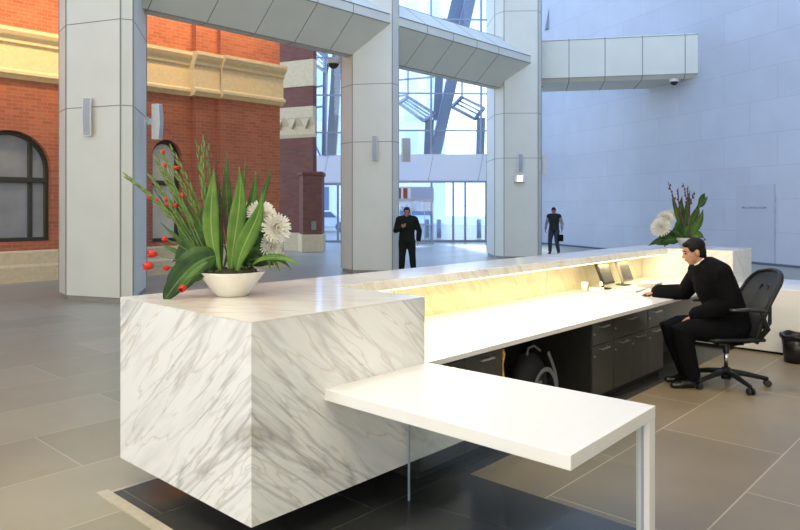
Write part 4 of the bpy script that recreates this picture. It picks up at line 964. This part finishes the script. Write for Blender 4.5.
# ================================================================== DESK ITEMS
def monitor(base_pt, yaw, w_, h_, tilt, bez, label, zc=.25):
    root = thing('computer_monitor', label, 'monitor', base_pt, yaw)   # faces +x
    b = B(); b.lathe([(0, 0), (.09, 0), (.09, .008), (.02, .015), (0, .015)], seg=28); mesh_obj('stand_base', b, bez, root, smooth=True)
    b = B(); b.tube([(-.01, 0, .01), (-.02, 0, zc)], [(.012, .03)]*2, 10, side=(0, 1, 0)); mesh_obj('stand_neck', b, bez, root, smooth=True)
    R_ = Matrix.Rotation(-tilt, 3, 'Y'); c = Vector((0, 0, zc))
    ax, ay, az = R_@Vector((1, 0, 0)), R_@Vector((0, 1, 0)), R_@Vector((0, 0, 1))
    b = B(); b.obox(c, ax, ay, az, .018, w_/2, h_/2); p = mesh_obj('monitor_housing', b, bez, root, bevel=.006)
    b = B(); b.obox(c+ax*.018, ax, ay, az, .002, w_/2-.018, h_/2-.02); mesh_obj('screen', b, 'screen_grey', root)
    b = B(); b.obox(c-ax*.028, ax, ay, az, .014, w_/2*.6, h_/2*.6); mesh_obj('rear_cover', b, bez, root, bevel=.01)
monitor(W(5.50, .93, .752), math.radians(-42), .28, .32, math.radians(22), 'bezel_dark', 'dark-framed monitor tilted back on the white desk', .205)
monitor(W(6.02, .93, .752), math.radians(-42), .29, .31, math.radians(20), 'bezel_white', 'white-framed monitor on the desk nearer the seated man', .19)
# telephone
pt = W(5.22, .88, .752); r_ = thing('desk_telephone', 'white desk telephone beside the dark-framed monitor', 'telephone', pt, TH+.5)
b = B(); b.extrude([(-.10, 0), (.10, 0), (.10, .02), (-.10, .055)], lambda t, a, c: Vector((a, t, c)), -.08, .08); mesh_obj('phone_body', b, 'plastic_white', r_, bevel=.006)
b = B(); b.tube([(-.08, -.05, .085), (-.03, -.05, .10), (.05, -.05, .085), (.085, -.05, .06)], [.022, .013, .013, .022], 10); mesh_obj('handset', b, 'plastic_white', r_, smooth=True)
b = B()
for i in range(3):
    for j in range(4): b.box(-.04+.028*j, -.022+.028*j, -.005+.025*i, .012+.025*i, .03, .052-.006*j)
mesh_obj('keypad', b, 'phone_dark', r_)
# small lamp-like white cup
b = B(); b.lathe([(0, 0), (.035, 0), (.04, .1), (.036, .1), (.03, .01), (0, .01)], seg=24); o = mesh_obj('cup', b, 'plastic_white', smooth=True); o.location = W(5.12, .97, .752); tag(o, 'small white cup behind the desk telephone', 'cup')
# keyboard
r_ = thing('keyboard', 'white computer keyboard in front of the monitors', 'keyboard', W(5.55, .58, .752), TH+.12)
b = B(); b.box(-.21, .21, -.07, .07, 0, .016); mesh_obj('keyboard_base', b, 'plastic_white', r_, bevel=.004)
b = B()
for i in range(14):
    for j in range(5): b.box(-.20+.0287*i, -.177+.0287*i, -.062+.0255*j, -.042+.0255*j, .016, .022)
mesh_obj('keys', b, 'paper', r_)
# open notebook / pad, and tray
r_ = thing('notebook', 'open notebook with dark cover lying by the man\'s hand', 'notebook', W(5.62, .33, .752), TH+.15)
b = B(); b.box(-.17, .17, -.12, .12, 0, .006); mesh_obj('cover', b, 'bezel_dark', r_)
b = B(); b.box(-.16, -.004, -.112, .112, .006, .016); b.box(.004, .16, -.112, .112, .006, .016); mesh_obj('pages', b, 'paper', r_)
r_ = thing('document_tray', 'raised grey document tray beneath the white monitor', 'tray', W(6.0, .60, .752), TH+.1)
b = B(); b.box(-.16, .16, -.11, .11, .045, .055); mesh_obj('tray_top', b, 'bowl_grey', r_)
for sx_ in (-.15, .15): b = B(); b.box(sx_-.005, sx_+.005, -.1, .1, 0, .045); mesh_obj('leg', b, 'steel_handle', r_)
b = B(); b.ell((0, 0, .012), (.05, .03, .02)); o = mesh_obj('computer_mouse', b, 'black_plastic', smooth=True)
hw_ = Vector((CH.x-.01-.49, CH.y+.70, .752)); o.location = hw_; tag(o, 'black computer mouse under the man\'s hand', 'mouse')
b = B(); b.box(-.15, .15, -.105, .105, 0, .003); o = mesh_obj('paper_sheet', b, 'paper'); o.location = W(4.9, .42, .752); o.rotation_euler = (0, 0, TH-.3); tag(o, 'loose white paper sheet near the desk telephone', 'paper')

# bag in knee space
bp_ = W(2.95, .34, .004); r_ = thing('backpack', 'black backpack with grey curved straps on the floor under the desk', 'bag', bp_, TH)
b = B(); b.ell((0, 0, .24), (.22, .13, .26)); b.ell((0, .03, .15), (.23, .14, .16)); mesh_obj('bag_body', b, 'bag_black', r_, remesh=.012)
b = B(); b.tube([(-.16+.17*(1-math.cos(PI*k/22)), -.155, .18+.20*math.sin(PI*k/22)) for k in range(23)], [(.020, .006)]*23, 8, side=(0, 1, 0)); mesh_obj('strap', b, 'bag_grey', r_, smooth=True)
b = B(); b.tube([(.10+.14*math.sin(k*.13), -.13, .50-.026*k) for k in range(13)], [(.020, .006)]*13, 8, side=(0, 1, 0)); mesh_obj('strap', b, 'bag_grey', r_, smooth=True)
b = B(); b.tube([(-.05, -.02, .48), (-.03, -.02, .54), (.06, -.02, .545), (.12, -.04, .50)], .010, 8); mesh_obj('carry_handle', b, 'bag_grey', r_, smooth=True)
b = B(); b.ell((-.04, -.135, .28), (.035, .012, .018)); mesh_obj('badge', b, 'bag_grey', r_, smooth=True)
b = sheet(lambda s_, t: Vector((.004*math.sin(s_*14), (t-.5)*.07*(1+.2*math.sin(s_*9)), -.24*s_)), 16, 4)
o = mesh_obj('hanging_cloth', b, 'yellow_cloth', smooth=True, solid=.006); o.location = W(2.19, .095, .68); o.rotation_euler = (0, 0, TH); tag(o, 'narrow yellow cloth hanging at the end of the desk cabinet', 'cloth')

# waste bin
r_ = thing('waste_bin', 'black waste bin with liner standing against the white counter', 'bin', (4.31, 7.50, 0))
b = B(); b.lathe([(0, 0), (.115, 0), (.145, .30), (.138, .30), (.11, .01), (0, .01)], seg=32); mesh_obj('bin_body', b, 'black_bin', r_, smooth=True)
b = B(); b.lathe([(.15, .285), (.158, .26), (.162, .29), (.152, .315), (.135, .312), (.13, .28)], seg=32)
for v_ in b.bm.verts: v_.co.z += .010*math.sin(5*math.atan2(v_.co.y, v_.co.x)); v_.co.x *= 1.02
mesh_obj('bin_liner', b, 'black_bin', r_, smooth=True)

# ================================================================== WALL SPEAKERS, LAMP, CAMERAS
def speaker(c, yaw, h_, w_, dp, label, side_arm=False):
    root = thing('wall_speaker', label, 'speaker', c, yaw)   # faces local -y
    b = B(); n = 10
    cv = .45 if dp < .1 else .16
    prof = [(0, -h_/2), (0, h_/2)]+[(-dp*(1-cv+cv*math.sin(PI*(1-k/n))), h_/2-h_*k/n) for k in range(n+1)]
    b.extrude(prof, lambda t, a, c_: Vector((t, a, c_)), -w_/2, w_/2); mesh_obj('speaker_housing', b, 'speaker_white', root, bevel=.008)
    b = B(); pg = [(-dp*(1-cv+cv*math.sin(PI*(1-k/n)))-.004, (h_/2-h_*k/n)*.96) for k in range(n+1)]; pg2 = [(a+.01, c_) for a, c_ in pg[::-1]]
    b.extrude(pg+pg2, lambda t, a, c_: Vector((t, a, c_)), -w_*.4, w_*.4); mesh_obj('speaker_grille', b, 'speaker_grille', root)
    b = B(); b.bar((0, 0, .05), (0, .14, .02), .03, .05); b.bar((0, .0, -.05), (0, .14, .02), .03, .05); b.box(-.05, .05, .12, .16, -.05, .10); mesh_obj('bracket', b, 'speaker_white', root)
def sp(px_, py_, Y, yaw, h_, w_, label): speaker(P(px_, py_, Y), math.radians(yaw), h_, w_, .05 if abs(yaw) < 20 else .17, label)
sp(87.5, 117, 12.16, 0, .68, .15, 'slim white speaker on the face of the wide column before the brick')
sp(153.5, 122, 12.9, 76, .66, .14, 'white curved speaker bracketed off the side of the wide column')
sp(374.5, 148, 17.12, 0, .62, .14, 'slim speaker on the face of the column beside the guard')
sp(406, 150, 17.6, 12, .62, .24, 'white speaker bracketed off the side of the guard column, above his head')
sp(520, 163, 21.85, 15, .58, .17, 'speaker above the small lit lamp on the column face')
sp(542, 165, 22.6, 80, .62, .16, 'white curved speaker bracketed off the side of the lamp column')
q = P(519.5, 178.5, 21.9); r_ = thing('wall_lamp', 'small square lit lamp below the speaker on the column', 'lamp', q)
b = B(); b.box(-.17, .17, -.06, .06, -.12, .12); mesh_obj('lamp_housing', b, 'speaker_white', r_, bevel=.01)
b = B(); b.box(-.08, .08, -.075, -.055, -.09, .09); mesh_obj('lamp_lens', b, 'lamp_glow', r_)
def dome(c, r, label):
    root = thing('security_camera', label, 'camera', c)
    b = B(); b.lathe([(0, 0), (r, 0), (r, -r*.5), (r*.9, -r*.6), (0, -r*.6)], seg=20); mesh_obj('camera_housing', b, 'speaker_white', root, smooth=False)
    b = B(); b.ell((0, 0, -r*.62), (r*.8, r*.8, r*.75), None, 16, 10); mesh_obj('camera_dome', b, 'black_plastic', root, smooth=True)
q = P(674, 88.5, 22.6); q.z = 5.86; dome(q, .15, 'dome camera under the far end of the straight beam')
q = P(540, 89, 23.5); q.z = 5.86; dome(q, .12, 'dome camera under the straight beam, next to the lamp column')
q = P(333.5, 60, 17.9); dome(q, .17, 'white dome camera hung beside the guard column')
q = q+Vector((0, 0, .0)); b = B(); b.bar(q, q+Vector((.32, .1, .12)), .05, .05); o = mesh_obj('camera_arm', b, 'speaker_white'); tag(o, 'short arm holding the dome camera beside the guard column', 'bracket')
